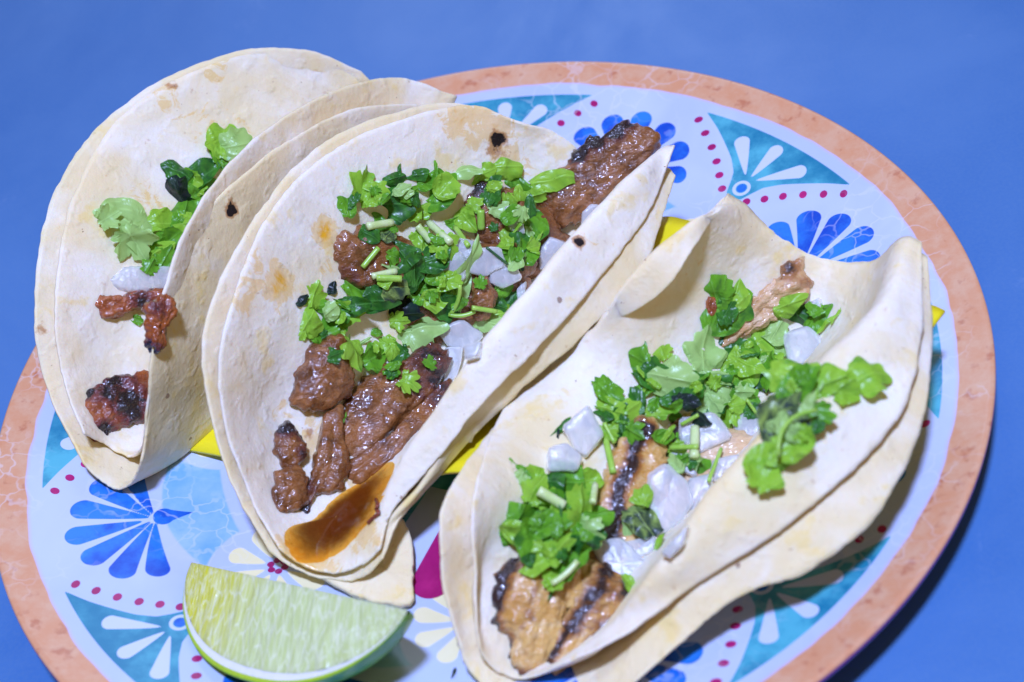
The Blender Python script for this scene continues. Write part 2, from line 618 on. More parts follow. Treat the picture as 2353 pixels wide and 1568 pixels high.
# ------------------------------------------------------------------ lofted sheets
def cat(Pts, n):
    """Catmull-Rom through Pts (k, ..., 3) -> n samples along axis 0"""
    Pts = np.asarray(Pts, dtype=float)
    k = len(Pts)
    E = np.concatenate([2 * Pts[:1] - Pts[1:2], Pts, 2 * Pts[-1:] - Pts[-2:-1]], 0)
    t = np.linspace(0, k - 1, n)
    i = np.minimum(t.astype(int), k - 2); f = t - i
    sh = (-1,) + (1,) * (Pts.ndim - 1)
    f = f.reshape(sh)
    p0, p1, p2, p3 = E[i], E[i + 1], E[i + 2], E[i + 3]
    return .5 * (2 * p1 + (p2 - p0) * f + (2 * p0 - 5 * p1 + 4 * p2 - p3) * f ** 2 + (3 * p1 - p0 - 3 * p2 + p3) * f ** 3)


def pt(q):
    return h(*q[1:]) if q[0] == 'h' else P(*q)


def sheet(sections, nu, nv, thick, seed, wob=.07, rag=.05, drop=0.0):
    S = np.array([[pt(q) for q in sec] for sec in sections])
    S[..., 2] -= drop
    G = cat(S, nu)                               # along the taco
    G = np.swapaxes(cat(np.swapaxes(G, 0, 1), nv), 0, 1)
    # ragged rim
    for (sl, inn) in (((slice(None), 0), (slice(None), 4)), ((slice(None), -1), (slice(None), -5)), ((0, slice(None)), (4, slice(None))), ((-1, slice(None)), (-5, slice(None)))):
        e = G[sl]; o = e - G[inn]; o /= (np.linalg.norm(o, axis=-1, keepdims=True) + 1e-9)
        amt = np.array([nz(p, 1.3, seed) * .7 + nz(p, 4.0, seed) * .6 + nz(p, 11.0, seed) * .35 for p in e])
        G[sl] = e + o * (amt * rag)[:, None]
    du = np.gradient(G, axis=0); dv = np.gradient(G, axis=1)
    N = np.cross(du, dv); N /= (np.linalg.norm(N, axis=-1, keepdims=True) + 1e-9)
    if N[nu // 2, nv // 2, 2] < 0:
        N = -N
    W = np.array([[nz(p, .55, seed) * 1.0 + nz(p, 1.5, seed + 5) * .45 + nz(p, 4.5, seed + 9) * .12 for p in row] for row in G])
    G = G + N * (W * wob)[..., None]
    T = np.full((nu, nv), thick)
    eu = np.minimum(np.arange(nu), np.arange(nu)[::-1])[:, None]; ev = np.minimum(np.arange(nv), np.arange(nv)[::-1])[None, :]
    ed = np.minimum(eu, ev)
    T *= np.clip(.55 + .2 * ed, .55, 1)
    top, bot = G + N * T[..., None] * .5, G - N * T[..., None] * .5
    V = np.concatenate([top.reshape(-1, 3), bot.reshape(-1, 3)])
    n = nu * nv
    a = (np.arange(nu - 1)[:, None] * nv + np.arange(nv - 1)[None, :]).ravel()
    F = [np.stack([a, a + nv, a + nv + 1, a + 1], -1), np.stack([a + n, a + n + 1, a + n + nv + 1, a + n + nv], -1)]
    loop = [j for j in range(nv)] + [i * nv + nv - 1 for i in range(1, nu)] + [(nu - 1) * nv + j for j in range(nv - 2, -1, -1)] + [i * nv for i in range(nu - 2, 0, -1)]
    L = np.array(loop); L2 = np.roll(L, -1)
    F.append(np.stack([L, L2, L2 + n, L + n], -1))
    return V, np.concatenate(F), n


def blob_attr(V, tree, spots):
    out = np.zeros(len(V))
    for (x, y, rad, amt) in spots:
        hit = cast(x, y, [tree])
        if hit is None:
            continue
        d = np.linalg.norm(V - hit[0], axis=1) / (rad / 82.0)
        out = np.maximum(out, amt * np.clip(1.25 - d * .75, 0, 1))
    return out


def tortilla(name, parent, sections, mat, seed, oil=(), char=(), thick=.092, nu=120, nv=130, **kw):
    V, F, n = sheet(sections, nu, nv, thick, seed, **kw)
    tree = BVHTree.FromPolygons([Vector(v) for v in V], [tuple(int(i) for i in f) for f in F])
    at = {'oil': blob_attr(V, tree, oil), 'char': blob_attr(V, tree, char)}
    o = new_obj(name, V, F, mat, parent=parent, attrs=at)
    return o, tree


# ------------------------------------------------------------------ yellow wavy taco holder
def holder_z(t):
    per = 7.62
    c = math.cos((t - 2.83) / per * 2 * math.pi)
    top = np.interp(t, [-8.6, -4.8, -1, 2.83, 10.45], [1.15, 1.15, 2.75, 2.85, 4.1])
    return .86 + (top - .86) * .5 * (1 + math.copysign(abs(c) ** .8, c))


hv = []
ts = np.linspace(-8.0, 10.75, 150)
ns = 24
for t in ts:
    s0 = -3.35 - max(0.0, (2.83 - t)) * .26 + max(0.0, t - 5.5) * .7
    s1 = 5.95
    for i in range(ns):
        sv = s0 + (s1 - s0) * i / (ns - 1)
        lift = 1.15 * min(1, max(0, (sv - 1.5) / 4)) * max(0.0, (holder_z(t) - .86) / 2.2) if t < 6 else 0.0
        hv.append(h(sv, t, holder_z(t) + lift))
G = np.array(hv).reshape(len(ts), ns, 3)
du = np.gradient(G, axis=0); dv = np.gradient(G, axis=1)
N = np.cross(du, dv); N /= np.linalg.norm(N, axis=-1, keepdims=True)
if N[0, 0, 2] < 0:
    N = -N
top, bot = G + N * .05, G - N * .05
n = len(ts) * ns
a = (np.arange(len(ts) - 1)[:, None] * ns + np.arange(ns - 1)[None, :]).ravel()
F = [np.stack([a, a + ns, a + ns + 1, a + 1], -1), np.stack([a + n, a + n + 1, a + n + ns + 1, a + n + ns], -1)]
nu_, nv_ = len(ts), ns
loop = [j for j in range(nv_)] + [i * nv_ + nv_ - 1 for i in range(1, nu_)] + [(nu_ - 1) * nv_ + j for j in range(nv_ - 2, -1, -1)] + [i * nv_ for i in range(nu_ - 2, 0, -1)]
L = np.array(loop); L2 = np.roll(L, -1)
F.append(np.stack([L, L2, L2 + n, L + n], -1))
holder = new_obj('taco_holder', np.concatenate([top.reshape(-1, 3), bot.reshape(-1, 3)]), np.concatenate(F), M_PLASTIC)
tag(holder, 'yellow wavy plastic holder peeking out between the folded tortillas', 'taco holder')

# ------------------------------------------------------------------ the three tacos (double corn tortillas)
H = 'h'
TACO1, TACO2, TACO3 = empty('taco', h(0, -7.5, 1.0)), empty('taco', h(0, -1, .9)), empty('taco', h(0, 6.8, .9))
tag(TACO1, 'folded corn tortilla taco with reddish charred meat, leaning outward over the rim', 'taco')
tag(TACO2, 'folded corn tortilla taco holding brown beef, between the other two tacos', 'taco')
tag(TACO3, 'folded corn tortilla taco holding grilled chicken and diced onion', 'taco')

O1 = [
 [(190,1060,2.2),(215,1090,1.9),(245,1115,1.65),(275,1125,1.55),(303,1105,2.0),(325,1060,2.8)],
 [(110,900,3.2),(H,-6.6,-8.2,2.0),(H,-6.6,-7.0,1.3),(H,-6.5,-6.25,1.15),(H,-6.4,-5.85,2.1),(340,960,3.7)],
 [(78,700,4.8),(H,-4.2,-9.2,3.0),(H,-4.2,-7.2,1.2),(H,-4.2,-6.1,.98),(H,-4.2,-5.85,3.0),(352,800,5.4)],
 [(130,430,6.3),(H,-1.5,-9.6,3.8),(H,-1.5,-7.3,1.2),(H,-1.5,-6.1,1.0),(H,-1.5,-6.3,3.7),(430,545,6.5)],
 [(290,235,7.1),(H,1,-9.5,4),(H,1,-7.3,1.2),(H,1,-6.4,1.15),(H,1,-6.6,4),(590,375,6.6)],
 [(520,125,7.0),(H,4,-9,3.8),(H,4,-7.2,1.3),(H,4,-6.4,1.25),(H,4,-6.6,3.6),(780,262,5.9)],
 [(700,115,6.2),(H,5.6,-8.6,3.4),(H,5.6,-7.2,1.6),(H,5.6,-6.5,1.5),(H,5.8,-6.4,3.2),(940,240,4.8)],
 [(830,165,5),(H,6.6,-8.2,3.6),(H,7,-7.4,2.6),(H,7,-6.8,2.5),(H,7,-6.3,2.8),(1090,255,3.5)],
]
I1 = [
 [(190,1000,2.9),(234,1018,2.1),(270,1040,1.75),(305,1052,1.75),(324,1035,2.3),(335,1005,3.2)],
 [(148,880,3.5),(H,-6.0,-8.4,2.3),(H,-6.2,-7.1,1.6),(H,-6.2,-6.7,1.6),(H,-6.2,-6.35,2.4),(342,900,4.4)],
 [(125,700,4.9),(H,-4.2,-9.1,3.3),(H,-4.2,-7.3,1.5),(H,-4.2,-6.7,1.5),(H,-4.2,-6.45,3.3),(358,740,5.8)],
 [(170,445,6.3),(H,-1.5,-9.5,4.1),(H,-1.5,-7.4,1.5),(H,-1.5,-6.8,1.5),(H,-1.5,-6.85,3.9),(420,535,6.8)],
 [(298,250,7.0),(H,1,-9.4,4.3),(H,1,-7.4,1.5),(H,1,-6.8,1.5),(H,1,-6.95,4.1),(545,355,7.0)],
 [(520,138,6.9),(H,4,-8.9,4.1),(H,4,-7.3,1.6),(H,4,-6.8,1.6),(H,4,-6.95,3.8),(720,230,6.5)],
 [(690,126,6.1),(H,5.4,-8.5,3.7),(H,5.4,-7.3,1.9),(H,5.4,-6.8,1.9),(H,5.5,-6.8,3.4),(905,178,5.2)],
 [(810,170,5),(H,6.2,-8.2,3.8),(H,6.6,-7.5,2.9),(H,6.6,-7.1,2.8),(H,6.6,-6.6,3.2),(1050,222,3.9)],
]
O2 = [
 [(620,1268,1.6),(670,1305,1.3),(735,1330,1.15),(800,1335,1.2),(850,1315,1.5),(880,1285,1.9)],
 [(540,1130,2.9),(H,-6.2,-1.9,1.8),(H,-6.3,-.6,1.0),(H,-6.1,.5,1.4),(H,-5.8,1.3,2.1),(925,1190,2.3)],
 [(482,940,4.5),(H,-4.6,-3.2,2.6),(H,-4.5,-.9,.98),(H,-4.5,1.1,2.0),(H,-4.2,1.9,3.0),(1032,1068,2.8)],
 [(470,745,6.0),(H,-2.6,-3.4,3.4),(H,-2.2,-1.1,.98),(H,-2.2,1.5,3.0),(H,-1.9,2.1,4.6),(1186,905,3.7)],
 [(590,495,7.0),(H,.3,-3.6,3.6),(H,.5,-1.2,.98),(H,.5,1.6,3.4),(H,.4,2.2,5.2),(1332,782,4.1)],
 [(760,318,6.9),(H,3.2,-3.3,3.4),(H,3.2,-1.2,1.05),(H,3,1.5,3.2),(H,2.9,2.2,5.2),(1470,628,4.2)],
 [(1010,237,5.9),(H,5.6,-2.8,3),(H,5.7,-1.2,1.4),(H,5.5,1.2,3.0),(H,5.4,2.0,4.9),(1525,490,4.5)],
 [(1180,275,4.8),(H,7.0,-2,3.6),(H,7.1,-.7,2.4),(H,7.2,.7,3.2),(H,7.1,1.6,4.4),(1550,400,4.6)],
]
I2 = [
 [(640,1262,1.95),(680,1293,1.6),(735,1314,1.4),(790,1314,1.5),(835,1295,1.8),(872,1262,2.2)],
 [(570,1130,3.0),(H,-6.2,-1.7,2.0),(H,-6.2,-.6,1.25),(H,-6.0,.4,1.65),(H,-5.6,1.2,2.4),(900,1175,2.6)],
 [(512,960,4.6),(H,-4.5,-3.0,2.8),(H,-4.5,-.9,1.25),(H,-4.5,.9,2.2),(950,1020,3.6),(985,1080,3.2)],
 [(515,760,6.1),(H,-2.6,-3.2,3.6),(H,-2.2,-1.1,1.25),(H,-2.2,1.3,3.2),(1080,830,5.0),(1130,905,4.4)],
 [(620,490,7.05),(H,.3,-3.4,3.8),(H,.5,-1.2,1.25),(H,.5,1.4,3.6),(1215,670,5.6),(1270,765,4.8)],
 [(800,325,6.95),(H,3.2,-3.1,3.6),(H,3.2,-1.2,1.35),(H,3,1.3,3.4),(1340,515,5.65),(1405,605,4.9)],
 [(1060,243,5.95),(H,5.6,-2.6,3.2),(H,5.7,-1.2,1.7),(H,5.5,1.0,3.2),(1470,385,5.4),(1495,480,4.9)],
 [(1200,282,4.95),(1290,312,4.15),(H,7.4,-.7,2.8),(H,7.4,.7,3.5),(1520,345,4.7),(1550,335,5.1)],
]
O3 = [
 [(1065,1520,1.8),(1085,1550,1.6),(1130,1590,1.3),(1200,1620,1.1),(1290,1625,1.2),(1370,1610,1.5),(1450,1580,1.9)],
 [(1020,1350,3.2),(H,-6.2,4.7,2.5),(H,-6.1,5.4,1.8),(H,-5.9,6.8,1.05),(H,-5.6,8.2,1.5),(H,-5.2,9.0,2.2),(1570,1475,2.5)],
 [(1022,1150,4.4),(H,-4.2,4.3,3.4),(H,-4.2,5.0,2.2),(H,-4,6.8,1.0),(H,-3.9,8.6,2.2),(H,-3.6,9.4,3.3),(1700,1370,3.0)],
 [(H,-1.9,2.5,3.25),(H,-1.8,3.4,3.2),(H,-1.8,4.7,2.5),(H,-1.8,6.8,1.0),(H,-1.8,8.9,2.8),(H,-1.6,9.7,4.2),(1860,1310,3.2)],
 [(H,.6,2.6,3.45),(H,.6,3.5,3.4),(H,.6,4.8,2.6),(H,.6,6.8,1.0),(H,.6,9.1,3.1),(H,.7,10,4.7),(2010,1190,3.5)],
 [(H,3,3.6,4.6),(H,3,4.0,4.3),(H,3,4.9,2.8),(H,3.2,6.8,1.1),(H,3.2,9.1,3.2),(H,3.2,10.1,4.8),(2110,1000,3.8)],
 [(1580,540,5.7),(H,5,4.6,5),(H,5,5.1,3.2),(H,5.2,6.9,1.5),(H,5.2,9.0,3.4),(H,5.2,9.9,4.8),(2142,800,4.2)],
 [(1665,452,5.4),(1715,487,4.8),(1795,558,3.8),(1895,604,3.0),(2000,610,3.4),(2080,570,4.6),(2132,590,4.6)],
]
I3 = [
 [(1100,1490,2.2),(1115,1515,1.9),(1140,1540,1.6),(1180,1558,1.4),(1220,1558,1.5),(1260,1545,1.8),(1300,1525,2.2)],
 [(1092,1350,3.2),(H,-6,4.9,2.7),(H,-6,5.6,2.05),(H,-5.9,6.8,1.3),(H,-5.6,8.0,1.8),(1400,1440,2.6),(1440,1455,2.9)],
 [(1092,1140,4.4),(H,-4.2,4.6,3.4),(H,-4.2,5.3,2.4),(H,-4,6.8,1.25),(H,-3.9,8.4,2.4),(1510,1310,3.8),(1620,1330,3.5)],
 [(H,-1.9,2.6,3.5),(H,-1.8,3.5,3.45),(H,-1.8,4.9,2.75),(H,-1.8,6.8,1.25),(H,-1.8,8.7,3.0),(1640,1125,4.7),(1800,1215,4.0)],
 [(H,.6,2.7,3.7),(H,.6,3.6,3.65),(H,.6,5.0,2.85),(H,.6,6.8,1.25),(H,.6,8.9,3.3),(1780,975,5.2),(1960,1080,4.3)],
 [(1500,690,5.0),(1440,655,5.3),(H,3,5.0,3.1),(H,3.2,6.8,1.35),(H,3.2,8.9,3.4),(1900,830,5.2),(2080,930,4.45)],
 [(1600,560,5.9),(1610,505,6.05),(H,5,5.3,3.4),(H,5.2,6.9,1.8),(H,5.2,8.8,3.6),(2020,700,5.25),(2118,760,4.75)],
 [(1670,447,5.6),(1720,480,5.05),(1800,550,4.1),(1900,597,3.3),(2000,600,3.7),(2075,550,4.95),(2118,560,5.05)],
]
tortilla('outer_tortilla', TACO1, O1, M_TORT[2], 1.1, char=[(530,485,16,1.1),(433,553,11,1.0),(530,462,7,.8),(95,760,14,.5)])
tortilla('inner_tortilla', TACO1, I1, M_TORT[1], 2.4, oil=[(380,200,60,.35),(480,180,50,.3),(500,300,70,.35),(330,460,50,.35)], char=[(392,195,12,.5)])
tortilla('outer_tortilla', TACO2, O2, M_TORT[2], 3.9)
_, T_I2 = tortilla('inner_tortilla', TACO2, I2, M_TORT[0], 5.2,
    oil=[(745,530,28,1.05),(640,655,34,.95),(590,640,70,.5),(560,690,50,.45),(760,620,40,.4),(1050,270,45,.6),(1120,290,60,.6),(1170,370,50,.5),(700,1290,60,.8),(800,1200,60,.8),(850,1130,50,.8),(840,1230,45,.55),(660,960,30,.3),(720,1000,60,.45)],
    char=[(1145,322,20,1.1),(1140,345,24,.6),(1330,556,13,1.0),(712,996,12,.55)])
tortilla('outer_tortilla', TACO3, O3, M_TORT[2], 6.6)
tortilla('inner_tortilla', TACO3, I3, M_TORT[1], 7.3, oil=[(1560,1130,45,.4),(1640,760,60,.3)])

# torn flap of the outer tortilla that lies flat on the plate
def patch(outline, z_of, name, parent, mat, thick, seed, rag=.04):
    C0 = cat(np.array([P(x, y, z) for (x, y, z) in outline + outline[:1]]), 90)[:-1]
    for i in range(len(C0)):
        C0[i, :2] += unit(C0[i] - C0.mean(0))[:2] * rag * (nz(C0[i], 3.5, seed) + nz(C0[i], 9, seed))
    cen = C0.mean(0)
    K = [0.02, .25, .5, .75, .92, 1.0]
    V, F = [], []
    m = len(C0)
    for sgn in (1, -1):
        for k in K:
            for p in C0:
                q = cen + (p - cen) * k
                V.append(q + np.array([0, 0, sgn * thick * .5 + .05 * nz(q, 1.0, seed)]))
    for sgn in (0, 1):
        o = sgn * m * len(K)
        for j in range(len(K) - 1):
            for i in range(m):
                a, b_ = o + j * m + i, o + j * m + (i + 1) % m
                F.append((a, a + m, b_ + m, b_) if sgn == 0 else (a, b_, b_ + m, a + m))
    o1 = (len(K) - 1) * m; o2 = m * len(K) + o1
    for i in range(m):
        F.append((o1 + i, o2 + i, o2 + (i + 1) % m, o1 + (i + 1) % m))
    return new_obj(name, V, F, mat, parent=parent, attrs={'oil': np.zeros(len(V)), 'char': np.zeros(len(V))})


patch([(735,1325,1.1),(800,1362,1.0),(870,1386,.98),(942,1390,.98),(950,1335,1.05),(946,1250,1.25),(926,1200,1.5),(890,1230,1.45),(850,1280,1.2)], None, 'torn_flap', TACO2, M_TORT[2], .14, 8.2)

# ------------------------------------------------------------------ fillings
random.seed(11)
M_BEEF = m_meat('grilled_beef', [(0.095, 0.028, 0.006), (0.29, 0.105, 0.026), (0.42, 0.185, 0.06)], [(0.10, 0.022, 0.018), (0.012, 0.006, 0.010)], .30, 0.0, 1.0, .35)
M_PORK = m_meat('charred_red_meat', [(0.20, 0.038, 0.008), (0.40, 0.105, 0.022), (0.50, 0.18, 0.05)], [(0.12, 0.018, 0.024), (0.008, 0.004, 0.009)], .28, 1.3)
M_CHIC = m_meat('grilled_chicken', [(0.52, 0.25, 0.045), (0.76, 0.50, 0.17), (0.80, 0.62, 0.34)], [(0.24, 0.07, 0.012), (0.022, 0.008, 0.010)], .26, 2.1, .9, .45, .17)
M_CHICP = m_meat('pale_chicken', [(0.56, 0.31, 0.12), (0.72, 0.50, 0.27), (0.76, 0.60, 0.40)], [(0.30, 0.10, 0.02), (0.03, 0.012, 0.01)], .3, 3.3, .9, .45, .14)
M_ONION = m_onion()
LEAF = [m_leaf('cilantro_wilted', (0.016, 0.055, 0.026), (0.008, 0.016, 0.022), .25),
        m_leaf('cilantro_dark', (0.06, 0.25, 0.022), (0.016, 0.09, 0.02), .20),
        m_leaf('cilantro_mid', (0.15, 0.42, 0.022), (0.035, 0.17, 0.018), .14),
        m_leaf('cilantro_bright', (0.31, 0.59, 0.045), (0.12, 0.37, 0.025), .10),
        m_leaf('cilantro_pale', (0.42, 0.66, 0.19), (0.25, 0.50, 0.10), .06),
        m_leaf('cilantro_mottled', (0.34, 0.50, 0.10), (0.03, 0.06, 0.04), .28)]
M_STEM = [m_simple('stem_pale', (0.50, 0.66, 0.22), (0.66, 0.76, 0.40), 300, .3, .2, 700, .0004, .3),
          m_simple('stem_green', (0.25, 0.50, 0.05), (0.38, 0.60, 0.10), 300, .3, .2, 700, .0004, .3),
          m_simple('stem_dark', (0.02, 0.075, 0.035), (0.04, 0.13, 0.03), 300, .3, .2, 700, .0004)]
TOCAM = lambda p: unit(CAM - p)


def lump(name, poly, thick, mat, seed, e=.66, lift=.25, nmix=.5, rough=.045, char=(), rings=36, m=104, round_=True, label=None, cat_=None, group=None, ridge=0.0, under=.8, smooth=True, grow=1.0):
    """a solid chunk: outline laid on a plane resting on what is below it, bulged up and down"""
    poly = np.array(poly, dtype=float)
    c = poly.mean(0)
    poly = c + (poly - c) * grow
    hits = []
    for k in (0.0, .35, .6):
        for q in poly:
            hh = cast(*(c + (q - c) * k))
            if hh is not None:
                hits.append(hh)
    D = np.median([hh[2] for hh in hits])
    n0 = unit(np.mean([hh[1] for hh in hits], 0))
    base = CAM + ray(*c) * D
    n = unit(n0 * (1 - nmix) + TOCAM(base) * nmix)
    org = base + n * thick * lift
    out = []
    for q in poly:
        v = ray(*q)
        out.append(CAM + v * (np.dot(org - CAM, n) / np.dot(v, n)))
    out = np.array(out)
    if round_:
        O = cat(np.concatenate([out, out[:1]]), m + 1)[:-1]
    else:
        O = []
        k = len(out); per = max(2, m // k)
        for i in range(k):
            a, b_, d_ = out[i], out[(i + 1) % k], out[i - 1]
            O += [a + (b_ - a) * t for t in (.09, .3, .5, .7, .91)] 
        O = np.array(O); m = len(O)
    cen = O.mean(0)
    if round_:
        ks = 1 - (1 - np.linspace(0, 1, rings - 10)) ** 1.6
        kb = 1 - (1 - np.linspace(0, 1, 10)) ** 1.8
        hf = lambda k: max(0.0, 1 - k ** (2 / e)) ** (e / 2)
        prof = [(max(k, 1e-5), hf(k)) for k in ks] + [(max(k, 1e-5), -hf(k)) for k in kb[::-1][1:]]
    else:
        prof = [(.001, 1.04), (.4, 1.03), (.8, 1.0), (.93, .96), (.985, .8), (1.0, .5), (1.0, 0), (.99, -.5), (.96, -.85), (.9, -.97), (.5, -1), (.001, -1)]
    e1 = unit(O[np.argmax(np.linalg.norm(O - cen, axis=1))] - cen); e2 = unit(np.cross(n, e1))
    V, F = [], []
    if round_:
        rad_ = np.linalg.norm(O - cen, axis=1).mean()
        JT = np.array([(.16 * nz(p, 2.2, seed + 11) + .12 * nz(p, 6.0, seed + 13)) * rad_ / max(np.linalg.norm(p - cen), .2) for p in O])
    else:
        JT = np.zeros(len(O))
    OS = np.zeros_like(O); wsum = 0
    for sft in range(-m // 8, m // 8 + 1):
        wg = math.exp(-(sft / (m / 14)) ** 2); OS += np.roll(O, sft, 0) * wg; wsum += wg
    OS /= wsum
    if not round_:
        OS = O
    B = np.array([[cen + ((ps - cen) * (1 - k ** 4) + (p - cen) * k ** 4) * k * (1 + jt * k ** 5) + n * thick * (hh if hh > 0 else hh * under) for (p, ps, jt) in zip(O, OS, JT)] for (k, hh) in prof])
    gu = np.roll(B, -1, 1) - np.roll(B, 1, 1); gv = np.gradient(B, axis=0)
    NN = np.cross(gv, gu); NN /= (np.linalg.norm(NN, axis=-1, keepdims=True) + 1e-9)
    NN[0] = n; NN[-1] = -n
    if np.sum(NN * (B - cen)) < 0:
        NN[1:-1] = -NN[1:-1]
    for j in range(len(prof)):
        for i in range(m):
            q = B[j, i]
            w = nz(q, 1.1, seed) * 1.8 + nz(q, 3.0, seed + 3) * 1.1 + .7 * nz(q, 7.0, seed + 7) + .4 * nz(q, 15.0, seed + 9)
            if ridge:
                w += ridge * (abs(nz(np.array([np.dot(q - cen, e1) * .3, np.dot(q - cen, e2), np.dot(q - cen, n)]), 2.8, seed)) * 6 - 1.2)
            V.append(q + NN[j, i] * rough * w)
    for j in range(len(prof) - 1):
        for i in range(m):
            a, b_ = j * m + i, j * m + (i + 1) % m
            F.append((a, a + m, b_ + m, b_))
    V = np.array(V)
    tree = BVHTree.FromPolygons([Vector(v) for v in V], F)
    at = {'char': blob_attr(V, tree, char)}
    o = new_obj(name, V, F, mat, attrs=at, smooth=smooth)
    if label:
        tag(o, label, cat_ or 'meat', group)
    return o


# --- beef of the middle taco
BEEF = [
 ('beef_piece', [(950,600),(1060,560),(1180,560),(1230,620),(1150,720),(1020,790),(880,760),(860,680)], .55, 'large brown beef chunk buried under onion and cilantro in the middle taco', [], .55),
 ('beef_piece', [(1060,445),(1110,420),(1200,450),(1270,500),(1310,560),(1240,640),(1150,600),(1060,520)], .5, 'brown beef chunk half hidden under cilantro beside the long charred strip', [(1100,425,30,.9),(1085,440,26,.8)], .5),
 ('beef_strip', [(1405,300),(1440,280),(1500,305),(1510,345),(1440,420),(1380,475),(1300,525),(1245,510),(1235,455),(1290,390),(1350,335)], .5, 'long brown beef strip with a blackened edge jutting past the tortilla', [(1410,300,26,1.2),(1370,325,28,1.2),(1330,350,26,1.2),(1300,380,24,1.1),(1440,283,22,.9)], .55),
 ('beef_piece', [(745,600),(760,550),(800,530),(880,530),(950,570),(965,630),(900,662),(800,655)], .45, 'knobbly brown beef chunk with a round end under the cilantro heap', [(800,640,40,.4)], .45),
 ('beef_piece', [(665,930),(668,870),(715,795),(790,772),(812,850),(790,915),(720,952)], .45, 'glistening oval beef chunk lying on the bare tortilla wall', [(700,955,40,.35)], .45),
 ('beef_strip', [(725,1130),(700,1200),(668,1195),(672,1160),(705,1110),(725,1040),(740,960),(780,940),(790,1000),(800,1080),(780,1130)], .36, 'narrow dark beef strip with a burnt tip ending in the juice', [(680,1190,30,1.2),(690,1165,24,.9),(705,1120,26,.6)], .4),
 ('beef_strip', [(745,1095),(850,1062),(940,980),(1010,890),(1040,870),(1020,935),(940,1035),(850,1105),(775,1115)], .35, 'long brown beef strip lowest along the fold of the middle taco', [(760,1095,40,.4),(1020,900,50,.5)], .4),
 ('beef_strip', [(735,1072),(720,1050),(775,975),(805,900),(850,860),(920,830),(1010,780),(1025,840),(985,925),(920,990),(820,1062)], .42, 'broad tapering slice of brown beef on top of the other strips', [(1000,820,60,.6),(960,880,40,.45),(1010,870,45,.6)], .45),
 ('beef_piece', [(622,1040),(635,990),(655,970),(685,990),(708,1045),(680,1075),(645,1075)], .36, 'small dark beef nugget with a burnt top next to a pale nugget', [(655,975,26,1.1),(690,1000,20,.8),(700,1040,18,.7)], .45),
 ('beef_piece', [(628,1085),(690,1072),(706,1115),(695,1170),(650,1185),(612,1165),(622,1120)], .36, 'small pale brown beef nugget touching the dark nugget above it', [(705,1085,16,.8)], .45),
 ('beef_piece', [(1095,640),(1120,630),(1135,690),(1122,735),(1085,725),(1080,680)], .35, 'upright sliver of brown beef between onion cubes', [], .4),
]
for i, (nm, poly, th, lab, ch, nm_) in enumerate(BEEF):
    lump(nm, poly, th, M_BEEF, 20 + i * 1.7, char=ch, nmix=nm_, label=lab, cat_='beef', ridge=.55 if 'strip' in nm else .2)
# --- red meat of the leaning taco
lump('meat_piece', [(335,700),(378,672),(400,700),(380,780),(352,805),(338,770)], .36, M_PORK, 41, rough=.085, ridge=.3, char=[(350,800,24,1.0),(365,700,26,.5)], label='vertical piece of red-brown meat half hidden behind the tortilla edge', cat_='meat')
lump('meat_piece', [(213,700),(235,678),(270,682),(320,668),(385,668),(372,712),(310,708),(280,740),(235,738)], .36, M_PORK, 42, rough=.085, ridge=.3, char=[(330,690,34,.55),(225,720,20,.4)], label='red-brown nugget of meat under the onion slice', cat_='meat')
lump('meat_piece', [(190,905),(230,882),(300,858),(350,868),(345,965),(265,985),(238,1008),(203,1002),(192,960)], .42, M_PORK, 43, rough=.075, ridge=.2, char=[(260,880,60,.75),(300,920,60,.7),(240,995,30,1.0),(310,960,40,.7),(205,900,20,.9)], label='blackened red meat nugget near the fold of the leaning taco', cat_='meat')
# --- chicken
def cl(pts, rad, amt, k=7):
    out = []
    for (a, b_) in zip(pts[:-1], pts[1:]):
        out += [(a[0] + (b_[0] - a[0]) * i / k, a[1] + (b_[1] - a[1]) * i / k, rad, amt) for i in range(k + 1)]
    return out


lump('chicken_piece', [(1420,1180),(1460,1060),(1560,1010),(1700,990),(1740,1060),(1640,1130),(1560,1230),(1470,1270)], .4, M_CHICP, 50, label='pale chicken chunk buried under diced onion', cat_='chicken', nmix=.4)
lump('chicken_piece', [(1795,612),(1828,603),(1870,652),(1838,690),(1800,720),(1740,760),(1665,810),(1625,800),(1640,755),(1715,690),(1780,650)], .33, M_CHICP, 51, char=[(1815,615,34,.55),(1850,650,30,.4),(1650,790,30,.35)], label='ragged strip of pale chicken with a browned end near the tortilla rim', cat_='chicken', nmix=.45, ridge=.3, rough=.09)
lump('chicken_piece', [(1290,1300),(1390,1285),(1458,1372),(1415,1445),(1340,1515),(1265,1558),(1235,1530),(1265,1470),(1300,1400)], .5, M_CHIC, 58, e=.8,
     char=cl([(1402,1298),(1380,1352),(1350,1388),(1312,1442)], 19, .66) + cl([(1310,1440),(1275,1500),(1250,1540)], 10, .7) + cl([(1440,1350),(1458,1380)], 18, .9) + cl([(1445,1390),(1400,1420),(1360,1470),(1320,1515)], 9, .5) + [(1400,1350,44,.45),(1380,1410,40,.35)], label='seared chicken strip with dark grill lines beside the golden slab', cat_='chicken', nmix=.5, ridge=.6, rough=.06)
lump('chicken_piece', [(1125,1430),(1140,1370),(1182,1275),(1245,1242),(1320,1280),(1335,1340),(1305,1420),(1275,1490),(1245,1552),(1192,1558),(1165,1520),(1178,1465)], .55, M_CHIC, 52, e=.8,
     char=cl([(1195,1262),(1160,1320),(1138,1390),(1128,1435)], 24, .75) + cl([(1175,1470),(1168,1520),(1195,1552),(1240,1552)], 14, .65) + cl([(1250,1300),(1225,1370),(1200,1440)], 8, .35) + [(1215,1410,18,.4)], label='broad golden chicken slab with a burnt outer edge', cat_='chicken', nmix=.5, ridge=.6, rough=.06)
